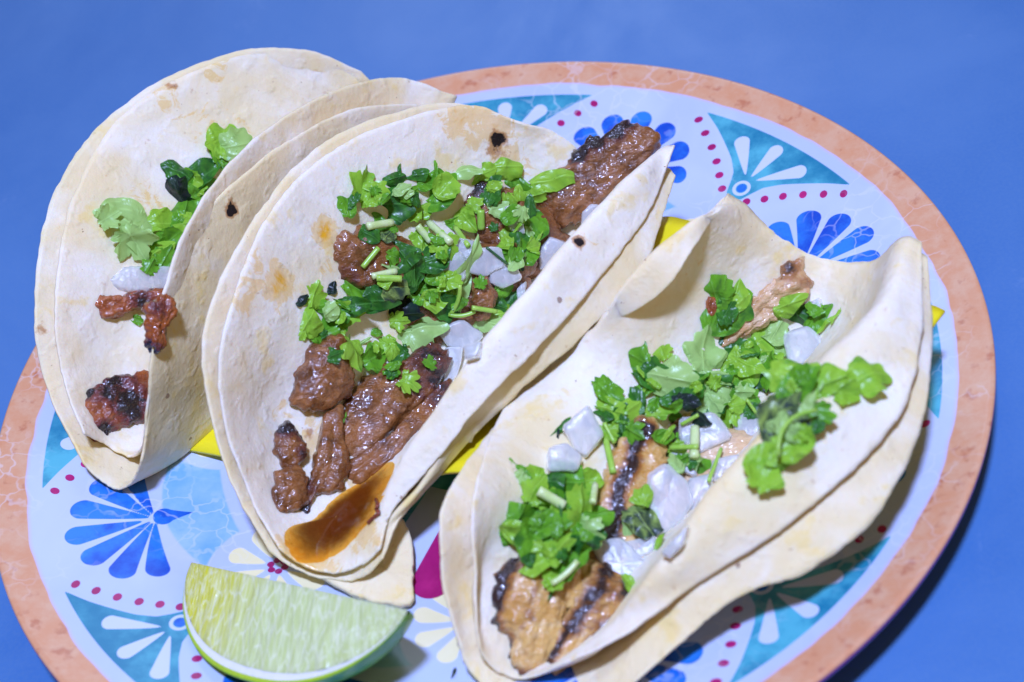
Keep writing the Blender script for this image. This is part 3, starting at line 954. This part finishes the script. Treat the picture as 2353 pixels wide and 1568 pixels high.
lump('chicken_piece', [(1335,1310),(1322,1240),(1365,1150),(1400,1060),(1445,985),(1500,972),(1530,1040),(1508,1120),(1480,1200),(1450,1300),(1390,1330)], .40, M_CHIC, 53, char=cl([(1480,985),(1458,1025),(1455,1070),(1422,1115),(1418,1170),(1403,1225),(1416,1268)], 19, .8) + [(1375,1180,24,.4),(1480,990,26,.9)], label='narrow chicken strip with a glossy black charred ridge', cat_='chicken', nmix=.5, ridge=.25)
lump('chicken_piece', [(1535,985),(1565,955),(1605,960),(1600,1000),(1565,1018)], .25, M_CHIC, 54, char=[(1550,990,22,.6)], label='small browned chicken cube between onion pieces', cat_='chicken')
lump('meat_crumb', [(1618,690),(1628,678),(1645,685),(1645,715),(1628,722)], .14, M_PORK, 55, label='tiny red-brown meat crumb beside the upright cilantro sprig', cat_='meat')

# --- reddish shred on the tortilla edge
def tube(path, rad, mat, name, seg=8, cap=True, taper=None, bvh=True):
    path = np.asarray(path); k = len(path)
    V, F = [], []
    tg = np.gradient(path, axis=0)
    ref = np.array([.13, .31, .94])
    for i in range(k):
        t = unit(tg[i]); a = unit(np.cross(t, ref)); b_ = np.cross(t, a)
        r = rad * (taper[i] if taper is not None else 1)
        for j in range(seg):
            an = 2 * math.pi * j / seg
            V.append(path[i] + (a * math.cos(an) + b_ * math.sin(an)) * r)
    for i in range(k - 1):
        for j in range(seg):
            F.append((i * seg + j, i * seg + (j + 1) % seg, (i + 1) * seg + (j + 1) % seg, (i + 1) * seg + j))
    F.append(tuple(range(seg))[::-1]); F.append(tuple((k - 1) * seg + j for j in range(seg)))
    return new_obj(name, V, F, mat, bvh=bvh)


pth = []
for (x, y) in [(866,1150),(872,1160),(868,1172),(874,1180),(862,1190),(850,1203)]:
    hh = cast(x, y); pth.append(hh[0] + hh[1] * .05)
sh = tube(cat(pth, 22), .055, m_simple('meat_shred', (0.16, 0.03, 0.02), (0.26, 0.06, 0.03), 500, .3, .6, 900, .0006), 'meat_shred', taper=[.6 + .4 * abs(math.sin(i * 1.3)) for i in range(22)])
tag(sh, 'thin reddish shred of meat stuck to the tortilla edge by the juice', 'meat')

# --- juice in the fold
m, nt, b = new_mat('meat_juice')
link(nt, mix(nt, ramp(nt, attr(nt, 'depth'), .02, .6), (0.34, 0.105, 0.005), (0.12, 0.022, 0.002)), b.inputs['Base Color'])
b.inputs['Roughness'].default_value = .12
co = objco(nt)
jt = nd(nt, 'ShaderNodeBsdfTransparent')
jm = nd(nt, 'ShaderNodeMixShader')
jt.inputs['Color'].default_value = (0.95, 0.70, 0.30, 1)
dj = mth(nt, 'ADD', attr(nt, 'depth'), mth(nt, 'MULTIPLY', mth(nt, 'SUBTRACT', noise_tex(nt, co, 260, 4, .6), .5), .5))
link(nt, ramp(nt, dj, .05, .95, 0.0, .85), jm.inputs['Fac'])
link(nt, jt.outputs[0], jm.inputs[1]); link(nt, b.outputs[0], jm.inputs[2])
link(nt, jm.outputs[0], nt.nodes['Material Output'].inputs['Surface'])
bump(nt, b, noise_tex(nt, co, 120, 2, .5), .15, .001)
M_JUICE = m
jp = np.array([(652,1235),(668,1210),(715,1195),(760,1150),(830,1105),(890,1065),(905,1075),(885,1130),(848,1200),(800,1255),(742,1292),(695,1294),(662,1268)], dtype=float)
jp = cat(np.concatenate([np.c_[jp, jp[:, :1] * 0], np.c_[jp[:1], [[0]]]]), 61)[:-1, :2]
jc = jp.mean(0)
jp = np.array([q + (q - jc) / np.linalg.norm(q - jc) * (9 * nz(np.array([q[0], q[1], 0]), .02, 4) + 6 * nz(np.array([q[0], q[1], 0]), .06, 7)) for q in jp])
JV, JF, JD = [], [], []
KS = [.02, .2, .4, .6, .8, .92, 1.0]
for k in KS:
    for q in jp:
        x, y = jc + (q - jc) * k
        hh = cast(x, y, [T_I2])
        JV.append(hh[0] + hh[1] * (.045 * (1 - k ** 2) + .012)); JD.append(1 - k ** 2.5)
mm = len(jp)
for j in range(len(KS) - 1):
    for i in range(mm):
        JF.append((j * mm + i, (j + 1) * mm + i, (j + 1) * mm + (i + 1) % mm, j * mm + (i + 1) % mm))
ju = new_obj('meat_juice', JV, JF, M_JUICE, attrs={'depth': JD})
tag(ju, 'amber brown pool of meat juice in the fold of the middle taco', 'juice')

# --- words that say where a scrap lies
LAND = {2: [((1400,380),'beside the charred beef strip'),((850,570),'on the round-ended beef chunk'),((740,860),'over the oval beef chunk'),((1080,600),'among the central onion cubes'),((1200,680),'along the draped tortilla edge'),((900,960),'on the broad beef slice'),((800,450),'near the yellow oil spots'),((1150,380),'below the burnt tortilla spot'),((960,700),'on the buried beef chunk'),((1050,790),'by the broad slice\'s onion cubes'),((720,720),'above the oval beef chunk'),((1000,460),'in the heap above the onions')],
 3: [((1720,700),'by the ragged chicken strip'),((1840,800),'beside the onion cube under the rim'),((1900,890),'on the flopped tortilla side'),((1800,980),'at the long curved stem'),((1750,1100),'hanging onto the tortilla side'),((1530,1150),'beside the largest onion wedge'),((1330,1000),'by the two loose onion squares'),((1440,1120),'on the black charred ridge'),((1280,1330),'on the seared chicken slab'),((1220,1180),'above the seared chicken slab'),((1340,1170),'between slab and charred ridge'),((1640,1000),'over the buried onion cubes'),((1500,850),'against the bare tortilla wall'),((1640,850),'amid the leaf heap')],
 1: [((290,540),'on the bare tortilla wall'),((500,340),'tucked by the tortilla edge'),((420,430),'in the dark clump'),((370,600),'touching the onion slice'),((320,740),'under the meat nugget')]}


def land(w, x, y):
    return min(LAND[w], key=lambda q: (q[0][0] - x) ** 2 + (q[0][1] - y) ** 2)[1]


TACO_NAME = {2: 'beef taco', 3: 'chicken taco', 1: 'leaning taco'}
# --- onion
ON2 = [[(985,620),(1000,588),(1062,580),(1074,640),(1050,660),(980,655)], [(1010,560),(1030,542),(1092,560),(1074,600),(1012,600)], [(1068,575),(1150,568),(1164,610),(1112,640),(1062,622)], [(1125,612),(1180,600),(1197,640),(1152,664),(1120,650)],
 [(1158,478),(1178,472),(1198,495),(1206,540),(1172,532)], [(1238,575),(1262,540),(1306,562),(1268,618),(1236,622)], [(1338,490),(1358,470),(1378,472),(1358,515),(1335,522)], [(1000,758),(1060,733),(1112,770),(1078,806),(1030,800)], [(1020,802),(1064,800),(1052,870),(1016,892)], [(1070,802),(1112,785),(1104,822),(1076,832)],
 [(1186,668),(1210,645),(1208,680),(1190,708)], [(828,672),(860,655),(888,668),(878,694),(838,696)]]
ON3 = [[(1258,1030),(1300,1020),(1336,1052),(1322,1086),(1254,1086)], [(1290,985),(1350,930),(1388,1000),(1346,1056),(1318,1040)], [(1560,965),(1640,950),(1684,1010),(1602,1052),(1560,1012)], [(1680,962),(1752,940),(1758,1002),(1702,1032)], [(1640,1060),(1706,1046),(1684,1112),(1630,1106)],
 [(1585,1105),(1640,1098),(1632,1150),(1588,1190)], [(1538,1040),(1600,1048),(1600,1100),(1545,1080)], [(1800,772),(1858,748),(1898,790),(1872,842),(1816,852)], [(1850,702),(1884,684),(1896,716),(1870,730)], [(1520,1275),(1585,1205),(1578,1250),(1540,1290)], [(1350,1255),(1432,1240),(1492,1300),(1480,1342),(1430,1366),(1390,1310)], [(1428,1248),(1512,1238),(1504,1276),(1450,1292)], [(1488,1090),(1530,1068),(1582,1110),(1592,1160),(1566,1206),(1500,1242),(1482,1150)], [(1770,860),(1830,850),(1842,890),(1790,900)]]
def osize(poly):
    w = np.ptp(np.array(poly), axis=0); r_ = w.max() / max(1, w.min())
    return ('large' if w.max() > 88 else 'medium' if w.max() > 66 else 'small') + (' long' if r_ > 1.5 else ' square')


for i, poly in enumerate(ON2):
    lump('onion_piece', poly, .26, M_ONION, 70 + i, e=.3, round_=False, grow=1.0, nmix=.62, rough=.03, lift=.35, label=osize(poly) + ' white onion piece ' + land(2, *np.mean(poly, 0)) + ', beef taco', cat_='onion', group='onion pieces on the beef taco')
for i, poly in enumerate(ON3):
    lab = {12: 'largest curved white onion wedge on the chicken taco', 10: 'flat onion slice lying on the seared chicken slab'}.get(i)
    lump('onion_piece', poly, .26 if i != 12 else .34, M_ONION, 90 + i, e=.3, round_=False, grow=1.0, nmix=.62, rough=.03, lift=.35, label=lab or osize(poly) + ' white onion piece ' + land(3, *np.mean(poly, 0)) + ', chicken taco', cat_='onion', group='onion pieces on the chicken taco')
lump('onion_slice', [(245,645),(290,612),(345,610),(395,616),(380,662),(320,674),(265,668)], .22, M_ONION, 120, nmix=.6, rough=.02, e=.6, label='curved onion slice above the red meat of the leaning taco', cat_='onion')

# --- cilantro
def leaf(x, y, size, ang, kind, tint, lab, group, seed, bend=None):
    rnd = random.Random(seed)
    hh = cast(x, y)
    if hh is None:
        return None
    loc, nrm = hh[0], hh[1]
    rv = np.array([rnd.uniform(-1, 1) for _ in range(3)])
    n = unit(.45 * nrm + .42 * TOCAM(loc) + .34 * rv + np.array([0, 0, .15]))
    a = math.radians(ang)
    e1 = RT * math.cos(a) + UP * math.sin(a)
    e1 = unit(e1 - n * np.dot(e1, n)); e2 = np.cross(n, e1)
    R = size / 2 / 82.0 * (1.24 if kind == 'lobed' else 1.17)
    m, K = 72, [.02, .18, .36, .54, .7, .84, .94, 1.0]
    cuts = [(rnd.uniform(0, 6.28), rnd.uniform(.55, .95)) for _ in range(3)]
    tph = rnd.uniform(0, 6.28)
    lob = rnd.choice([3, 3, 4, 5])
    bx = bend if bend is not None else rnd.uniform(-.35, .6)
    by = rnd.uniform(-.3, .4)
    fold = rnd.choice([0, 0, .35, -.3, .5])
    asp = {'lobed': .95, 'frag': rnd.uniform(.6, .95), 'strip': .34, 'curl': .6, 'thin': .2}[kind]
    if kind == 'curl':
        by = rnd.uniform(1.0, 1.7)
    V, F, VE = [], [], []
    for k in K:
        for j in range(m):
            th = 2 * math.pi * j / m
            tooth = abs(((th * (lob * 2 + 3) / math.pi + tph) % 2) - 1)
            tw = (th + math.pi) % (2 * math.pi) - math.pi
            if kind == 'lobed':
                r = (.66 + .34 * math.cos(tw * .8)) * (.60 + .40 * abs(math.cos(lob * .5 * tw * (1.6 if lob == 3 else 1.2))) ** .55) * (.84 + .20 * tooth)
            else:
                r = .88 + .20 * tooth * (1 if math.cos(th - tph) > -.2 else 0)
                for (ca_, cd) in cuts:
                    cc = math.cos(th - ca_)
                    if cc > .05:
                        r = min(r, cd / cc)
            px_, py_ = k * r * math.cos(th), k * r * math.sin(th) * asp
            z = -bx * px_ ** 2 * .55 - by * (py_ / max(asp, .3)) ** 2 * .55 * max(asp, .4)
            z += .22 * noise.noise(Vector((px_ * 1.6 + seed, py_ * 1.6, 0))) + .05 * math.sin(5 * th + tph) * k * k + fold * abs(py_)
            V.append(loc + (e1 * px_ + e2 * py_ + n * z) * R)
            ve = 0.0
            for va in (0, .55, -.55, 1.1, -1.1):
                ox, oy = px_ + .75, py_
                dd = abs(-math.sin(va) * ox + math.cos(va) * oy)
                if math.cos(va) * ox + math.sin(va) * oy > 0:
                    ve = max(ve, math.exp(-(dd / .055) ** 2))
            VE.append(ve)
    V = np.array(V)
    dn = (V - loc) @ n
    V += n * (-dn.min() * .45 + .05)
    for j in range(len(K) - 1):
        for i in range(m):
            F.append((j * m + i, (j + 1) * m + i, (j + 1) * m + (i + 1) % m, j * m + (i + 1) % m))
    o = new_obj('cilantro_leaf', V, F, LEAF[tint], attrs={'vein': VE})
    return tag(o, lab, 'cilantro', group)


def stem(x, y, length, ang, tint, lab, group, rad=.11, curve=0.0):
    rad = rad * .85
    a = math.radians(ang)
    dx, dy = math.cos(a), -math.sin(a)
    hits = [cast(x + dx * length * k, y + dy * length * k) for k in (-.45, 0, .45)]
    p = [q[0] + q[1] * (rad * .8) for q in hits]
    mid = max([(CAM - q) @ (CAM - q) for q in p])
    # keep the stem straight: lie on the two nearest supports
    d0 = p[2] - p[0]
    L = np.linalg.norm(d0)
    if L > 1.7 * length / 82:
        d0 = unit(RT * dx - UP * dy * -1 if False else RT * dx + UP * -dy) * length / 82
        c = p[1]
    else:
        c = (p[0] + p[2]) / 2
        c = c + hits[1][1] * max(0, (p[1] - c) @ hits[1][1])
    bendv = np.cross(unit(d0), TOCAM(c)) * curve
    path = [c + d0 * t + bendv * (1 - 4 * t * t) + TOCAM(c) * .03 for t in np.linspace(-.5, .5, 9)]
    o = tube(path, rad, M_STEM[tint], 'cilantro_cutting', seg=10)
    return tag(o, lab, 'cilantro', group)


G2, G3, G1 = 'chopped cilantro on the beef taco', 'chopped cilantro on the chicken taco', 'chopped cilantro on the leaning taco'
TONE = ['nearly black wilted', 'dark green', 'green', 'bright green', 'pale green', 'mottled dark and pale']
KIND = {'lobed': 'lobed leaf', 'frag': 'cut leaf piece', 'strip': 'long leaf strip', 'curl': 'curled leaf piece', 'thin': 'thin leaf sliver'}
WHERE = {2: 'on the beef taco', 3: 'on the chicken taco', 1: 'on the leaning taco'}
L, FR, ST, CU, TN = 'lobed', 'frag', 'strip', 'curl', 'thin'
LEAVES2 = [  # x, y, length, turn, kind, tone
 (1000,600,90,20,FR,1),(950,620,90,100,FR,1),(1190,560,80,40,FR,1),(860,700,90,0,FR,1),(930,700,110,15,FR,0),(1010,700,90,-20,FR,1),(900,470,110,0,FR,1),(1000,450,110,30,FR,2),
 (830,445,105,70,L,3),(800,470,70,100,FR,2),(862,445,75,-20,FR,3),(905,412,62,20,CU,1),(918,395,40,90,TN,1),(930,450,60,30,L,2),(958,405,60,10,CU,1),(1000,392,45,95,TN,2),(975,425,60,0,FR,2),(870,520,70,-60,FR,2),(845,540,60,-30,FR,1),(890,545,45,60,FR,5),
 (1000,455,75,60,L,2),(965,480,62,35,FR,3),(1025,430,66,50,FR,3),(1055,398,110,8,ST,4),(1110,400,70,25,FR,3),(1160,385,95,5,CU,3),(1135,440,80,65,FR,1),(1195,435,90,-60,FR,2),(1165,455,60,-80,L,3),(1275,418,140,8,ST,3),(1225,450,60,20,FR,3),
 (1050,515,66,15,FR,2),(1085,475,50,30,L,3),(1135,480,62,15,L,4),(1165,530,70,-35,L,3),(1215,520,100,-62,FR,2),(1010,565,90,-30,L,3),(960,560,80,0,L,3),(930,590,80,-50,FR,1),(895,590,50,-10,L,2),(1075,505,60,-50,FR,3),(1180,495,60,30,FR,2),
 (1072,595,130,70,ST,4),(1062,660,110,80,ST,4),(1205,590,80,50,FR,2),(1180,600,56,-60,L,5),(1215,570,50,20,L,3),(1160,585,66,10,FR,2),(1240,548,40,60,TN,3),
 (715,690,75,70,L,3),(700,765,70,100,L,3),(705,740,80,60,FR,3),(762,665,38,70,CU,0),(692,693,34,40,CU,0),(770,720,110,10,FR,3),(755,715,100,-10,CU,2),(735,770,80,30,FR,2),(810,660,70,-25,FR,2),(820,700,80,10,CU,1),(865,690,100,0,CU,1),(900,665,80,15,CU,5),(925,720,90,10,CU,0),(975,665,60,10,FR,2),(1000,690,80,-10,FR,3),
 (800,795,100,-70,L,3),(780,745,60,40,FR,2),(845,828,80,20,L,2),(905,815,66,60,FR,2),(880,790,60,-40,L,3),(945,765,140,15,L,4),(910,735,56,0,L,3),(900,850,50,-30,L,2),(930,878,66,-30,L,3),(905,845,50,60,FR,1),
 (1170,690,90,60,FR,1),(1150,665,66,20,CU,2),(1140,700,50,-20,FR,1),(1115,740,120,-20,ST,4),(1160,720,90,20,ST,3),(1030,650,56,-10,FR,3),(1105,655,40,80,L,2),(1000,640,50,0,FR,2),(790,960,24,70,TN,2),
]
LEAVES3 = [
 (1560,900,110,20,FR,1),(1620,900,110,0,FR,1),(1700,880,110,20,FR,1),(1750,830,80,0,FR,1),(1440,970,80,30,FR,1),(1260,1200,130,20,FR,1),(1320,1230,120,60,FR,1),
 (1655,705,130,65,FR,2),(1640,670,80,110,FR,2),(1690,680,80,75,FR,3),(1668,720,60,60,FR,1),
 (1470,828,85,150,L,2),(1490,870,90,-40,FR,1),(1520,818,60,100,L,3),(1535,868,110,-12,FR,4),(1612,830,120,80,L,4),(1645,905,120,-60,FR,4),(1700,850,95,-55,FR,3),(1680,800,90,10,FR,1),(1740,790,80,30,FR,3),(1720,840,80,-30,FR,3),(1780,800,70,0,FR,4),(1770,825,60,-60,FR,3),
 (1812,700,80,20,CU,3),(1835,720,90,-40,CU,1),(1885,735,90,30,CU,2),(1870,720,50,60,L,2),(1925,728,44,60,TN,3),(1900,750,60,30,TN,3),(1780,770,60,60,FR,4),
 (1770,865,110,150,L,2),(1850,870,130,-20,FR,3),(1840,900,100,60,FR,2),(1900,885,110,20,FR,3),(1975,880,110,25,L,3),(1940,905,60,0,FR,3),(1800,940,110,80,FR,5),(1790,990,110,90,FR,5),(1830,970,100,30,CU,5),(1810,1005,90,-10,FR,4),(1770,905,50,150,TN,0),(1830,1020,80,30,FR,3),
 (1760,1070,90,40,FR,3),(1745,1110,90,60,L,3),(1785,1045,60,30,FR,3),(1880,950,60,-20,L,2),
 (1500,935,95,30,L,3),(1480,895,60,80,FR,2),(1465,925,60,100,CU,1),(1555,915,70,10,CU,1),(1580,925,60,-10,CU,0),(1612,968,50,-50,CU,0),(1660,965,120,-85,ST,3),(1640,930,70,-60,FR,4),(1690,920,90,10,L,2),(1700,900,50,0,L,4),(1730,945,40,-20,FR,1),
 (1395,905,70,-50,FR,2),(1420,965,95,40,L,3),(1395,940,80,-20,FR,3),(1450,990,60,-30,L,2),(1425,1000,60,30,FR,1),(1390,990,60,-60,L,3),(1540,1035,70,-70,CU,5),(1560,1060,50,-40,L,1),(1520,1010,50,0,FR,2),(1600,1075,70,-70,FR,2),(1592,1050,50,-70,L,4),(1290,985,60,50,TN,1),(1285,998,30,80,TN,0),
 (1195,1080,60,-50,TN,2),(1230,1105,80,70,FR,3),(1225,1140,80,60,L,3),(1300,1110,110,0,FR,2),(1350,1105,70,10,FR,3),(1270,1110,80,-10,CU,1),(1320,1150,70,10,CU,1),(1185,1190,100,60,CU,2),(1170,1225,90,20,CU,2),(1200,1225,90,-20,CU,3),(1255,1160,80,-10,L,3),(1240,1190,80,-50,L,2),(1290,1190,90,60,FR,3),(1330,1180,100,80,FR,3),(1360,1190,90,20,FR,2),(1345,1215,80,-30,L,4),(1290,1235,120,30,FR,3),(1235,1245,100,70,FR,2),(1260,1215,80,20,FR,2),(1300,1270,90,20,FR,2),(1250,1290,130,35,ST,3),(1320,1260,90,50,FR,1),(1275,1305,70,-20,L,1),(1310,1300,90,50,CU,2),(1270,1345,60,50,L,3),(1268,1368,36,70,TN,1),
 (1460,1180,100,-50,L,4),(1475,1200,90,-60,FR,5),(1475,1140,60,80,FR,3),(1522,1250,36,50,FR,3),(1440,1345,42,-60,FR,3),
]
LEAVES1 = [(1042,1548,26,70,TN,0),(430,500,90,70,FR,1),(390,560,90,60,FR,1),(450,440,110,60,FR,2),(470,410,100,50,FR,1),(405,400,90,-30,CU,1),(410,440,90,-70,CU,0),(500,360,70,100,FR,2),(510,325,90,80,FR,3),(545,335,90,10,FR,4),(290,520,150,-30,FR,4),(300,540,120,-60,L,4),(240,505,70,30,L,4),(370,520,90,20,FR,3),(385,555,80,40,FR,2),(350,590,100,30,L,3),(375,600,70,60,L,2),(340,620,50,60,L,2),(425,490,80,80,FR,2),(318,738,30,-40,FR,2)]
xr = random.Random(77)
for LV, spots in ((LEAVES2, [(850,460,60),(960,450,70),(1130,430,70),(1180,520,60),(960,560,70),(760,720,60),(880,700,80),(1000,690,70),(820,790,50),(900,820,50),(1190,600,50)]), (LEAVES3, [(1500,880,50),(1650,870,70),(1740,810,50),(1850,880,60),(1700,920,50),(1560,960,50),(1420,970,50),(1250,1150,60),(1310,1200,60),(1230,1230,50),(1280,1290,50),(1560,1050,50),(1830,990,40)]), (LEAVES1, [(400,520,50),(450,430,40)])):
    for (x, y, sp) in spots:
        for q in range(4):
            LV.append((x + xr.gauss(0, .5) * sp, y + xr.gauss(0, .4) * sp, xr.uniform(26, 52), xr.uniform(0, 360), xr.choice([L, FR, FR, TN, CU]), xr.choice([1, 2, 2, 3, 3, 4])))
for W_, LV, GR in ((2, LEAVES2, G2), (3, LEAVES3, G3), (1, LEAVES1, G1)):
    for i, (x, y, sz, an, kd, tn) in enumerate(LV):
        leaf(x, y, sz, an, kd, tn, f'{"large " if sz >= 110 else "small " if sz < 62 else ""}{TONE[tn]} cilantro {KIND[kd]} {land(W_, x, y)}, {TACO_NAME[W_]}', GR, W_ * 1000 + i)
STEMN = ['pale cut', 'green cut', 'dark thin']
for (x, y, ln, an, tn, w, rd, cv_) in [
 (872,520,66,4,0,2,.13,0),(1005,545,80,-42,0,2,.12,0),(975,540,55,-55,0,2,.12,0),(1105,505,50,-85,1,2,.13,0),(1060,545,60,-55,1,2,.09,0),(880,628,64,12,0,2,.11,0),(895,655,60,4,1,2,.11,0),(850,590,62,50,1,2,.09,0),(1140,588,66,-38,2,2,.045,0),(1045,690,80,70,1,2,.07,.1),(1060,718,70,8,1,2,.07,.08),(1110,710,60,-10,1,2,.08,0),
 (1265,1145,80,-32,0,3,.15,0),(1352,1140,44,70,0,3,.10,0),(1402,1050,90,-75,1,3,.10,0),(1600,1015,80,88,0,3,.14,0),(1570,1030,70,2,1,3,.08,0),(1645,1075,90,68,1,3,.06,0),(1850,1000,150,50,1,3,.06,-.35),(1585,965,50,30,1,3,.06,0),(1735,945,60,-55,1,3,.05,0),(1295,1318,90,42,0,3,.09,.05),(1400,1005,60,-60,1,3,.07,0),
]:
    stem(x, y, ln, an, tn, f'{STEMN[tn]} cilantro stem {land(w, x, y)}, {TACO_NAME[w]}', {2: G2, 3: G3}[w], rd, cv_)

# ------------------------------------------------------------------ lime wedge
LA, LB = P(440, 1292, 2.0), P(938, 1402, 3.95)
ex = unit(LB - LA); LL = np.linalg.norm(LB - LA) / 2; LC = (LA + LB) / 2
perp = unit(np.cross(np.array([0, 0, 1.0]), ex))          # horizontal, away from the camera
if perp[1] < 0:
    perp = -perp
F1 = math.radians(-160)   # direction of the visible cut face in the plane (perp, up)
F2 = math.radians(-68)
LIME = empty('lime_wedge', (LC[0], LC[1], .75))
tag(LIME, 'juicy lime wedge with its cut face up, beside the beef taco', 'lime')
RM = 2.45


def lr(u):   # u in -1..1
    return RM * (1 - abs(u) ** 2.3) ** .62 + .06


def lpt(u, rho, ang):
    r = lr(u) * rho
    return LC + ex * (u * LL) + perp * (r * math.cos(ang)) + np.array([0, 0, 1.0]) * (r * math.sin(ang))


NU = 90


def lime_grid(rows, push=None):
    V = []
    for i in range(NU):
        u = -1 + 2 * i / (NU - 1)
        u = math.copysign(1 - (1 - abs(u)) ** 1.4, u) * .999
        for (rho, ang) in rows:
            V.append(lpt(u, rho, ang))
    k = len(rows)
    F = [(i * k + j, (i + 1) * k + j, (i + 1) * k + j + 1, i * k + j + 1) for i in range(NU - 1) for j in range(k - 1)]
    return np.array(V), F


def flesh_mat():
    m, nt, b = new_mat('lime_flesh')
    cx = nd(nt, 'ShaderNodeCombineXYZ')
    fx, fr = attr(nt, 'fx'), attr(nt, 'fr')
    link(nt, mth(nt, 'ADD', mth(nt, 'MULTIPLY', fx, 26), mth(nt, 'MULTIPLY', fr, -5)), cx.inputs[0])
    link(nt, mth(nt, 'MULTIPLY', fr, 3.4), cx.inputs[1])
    n = noise_tex(nt, cx.outputs[0], 1.0, 4, .6, .3)
    vs_ = nd(nt, 'ShaderNodeTexVoronoi', feature='DISTANCE_TO_EDGE')
    vs_.inputs['Scale'].default_value = 1.05
    link(nt, cx.outputs[0], vs_.inputs['Vector'])
    n2 = vs_.outputs['Distance']
    left = ramp(nt, mth(nt, 'ADD', fx, mth(nt, 'MULTIPLY', n, .25)), -.55, .12, 1, 0)
    c = mix(nt, left, (0.54, 0.64, 0.27), (0.62, 0.62, 0.04))
    c = mix(nt, mth(nt, 'MULTIPLY', ramp(nt, n, .42, .75), .65), c, (0.74, 0.79, 0.56))
    c = mix(nt, mth(nt, 'MULTIPLY', ramp(nt, n2, .0, .09, 1, 0), .5), c, (0.80, 0.84, 0.64))
    link(nt, c, b.inputs['Base Color'])
    b.inputs['Roughness'].default_value = .2
    b.inputs['Subsurface Weight'].default_value = .5
    b.inputs['Subsurface Radius'].default_value = (1, 1, .4)
    b.inputs['Subsurface Scale'].default_value = .004
    b.inputs['Coat Weight'].default_value = .4
    b.inputs['Coat Roughness'].default_value = .15
    p = bump(nt, b, n, .5, .0016)
    bump(nt, b, n2, .4, .0008, p)
    return m


def rind_mat():
    m, nt, b = new_mat('lime_rind')
    co = objco(nt)
    n = noise_tex(nt, co, 90, 4, .6)
    c = mix(nt, ramp(nt, n, .35, .7), (0.055, 0.28, 0.005), (0.19, 0.50, 0.015))
    edge = ramp(nt, attr(nt, 'edge'), .3, 1.0)
    c = mix(nt, mth(nt, 'MULTIPLY', edge, .75), c, (0.50, 0.62, 0.05))
    link(nt, c, b.inputs['Base Color'])
    b.inputs['Roughness'].default_value = .3
    vo = nd(nt, 'ShaderNodeTexVoronoi', feature='SMOOTH_F1')
    vo.inputs['Scale'].default_value = 700
    link(nt, co, vo.inputs['Vector'])
    bump(nt, b, vo.outputs['Distance'], .4, .0008)
    return m


M_FLESH, M_RIND = flesh_mat(), rind_mat()
M_PITH = m_simple('lime_pith', (0.74, 0.78, 0.66), (0.80, 0.82, 0.74), 200, .4, .3, 500, .0006, .4)
FRS = np.linspace(.0, .875, 22)
for FA in (F1, F2):
    V, F = lime_grid([(r, FA) for r in FRS])
    k = len(FRS)
    nrmf = unit(np.cross(ex, lpt(0, 1, FA) - LC))
    if nrmf @ TOCAM(LC) < 0 and FA == F1:
        nrmf = -nrmf
    fx = np.array([-1 + 2 * (i // k) / (NU - 1) for i in range(len(V))]); fr = np.array([FRS[i % k] for i in range(len(V))])
    if FA == F1:
        d = np.array([.05 * nz(np.array([fx[i] * 13 - fr[i] * 2.5, fr[i] * 2.2, 0]), 1.0, 3) + .025 * nz(np.array([fx[i] * 40 - fr[i] * 6, fr[i] * 6, 0]), 1.0, 8) for i in range(len(V))])
        V = V + nrmf * (d * np.clip(fr * 6, 0, 1) * np.clip((1 - np.abs(fx)) * 8, 0, 1))[:, None]
    new_obj('flesh', V, F, M_FLESH, parent=LIME, attrs={'fx': fx, 'fr': fr})
    V, F = lime_grid([(r, FA) for r in (.875, .90, .925, .95)])
    new_obj('pith', V, F, M_PITH, parent=LIME)
angs = np.linspace(F1, F2, 26)
rows = [(.95, F1), (.98, F1)] + [(1.0, a_) for a_ in angs] + [(.98, F2), (.95, F2)]
V, F = lime_grid(rows)
ed = [max(0, 1 - min(j, len(rows) - 1 - j) / 5.0) for j in range(len(rows))] * NU
new_obj('rind', V, F, M_RIND, parent=LIME, attrs={'edge': ed})
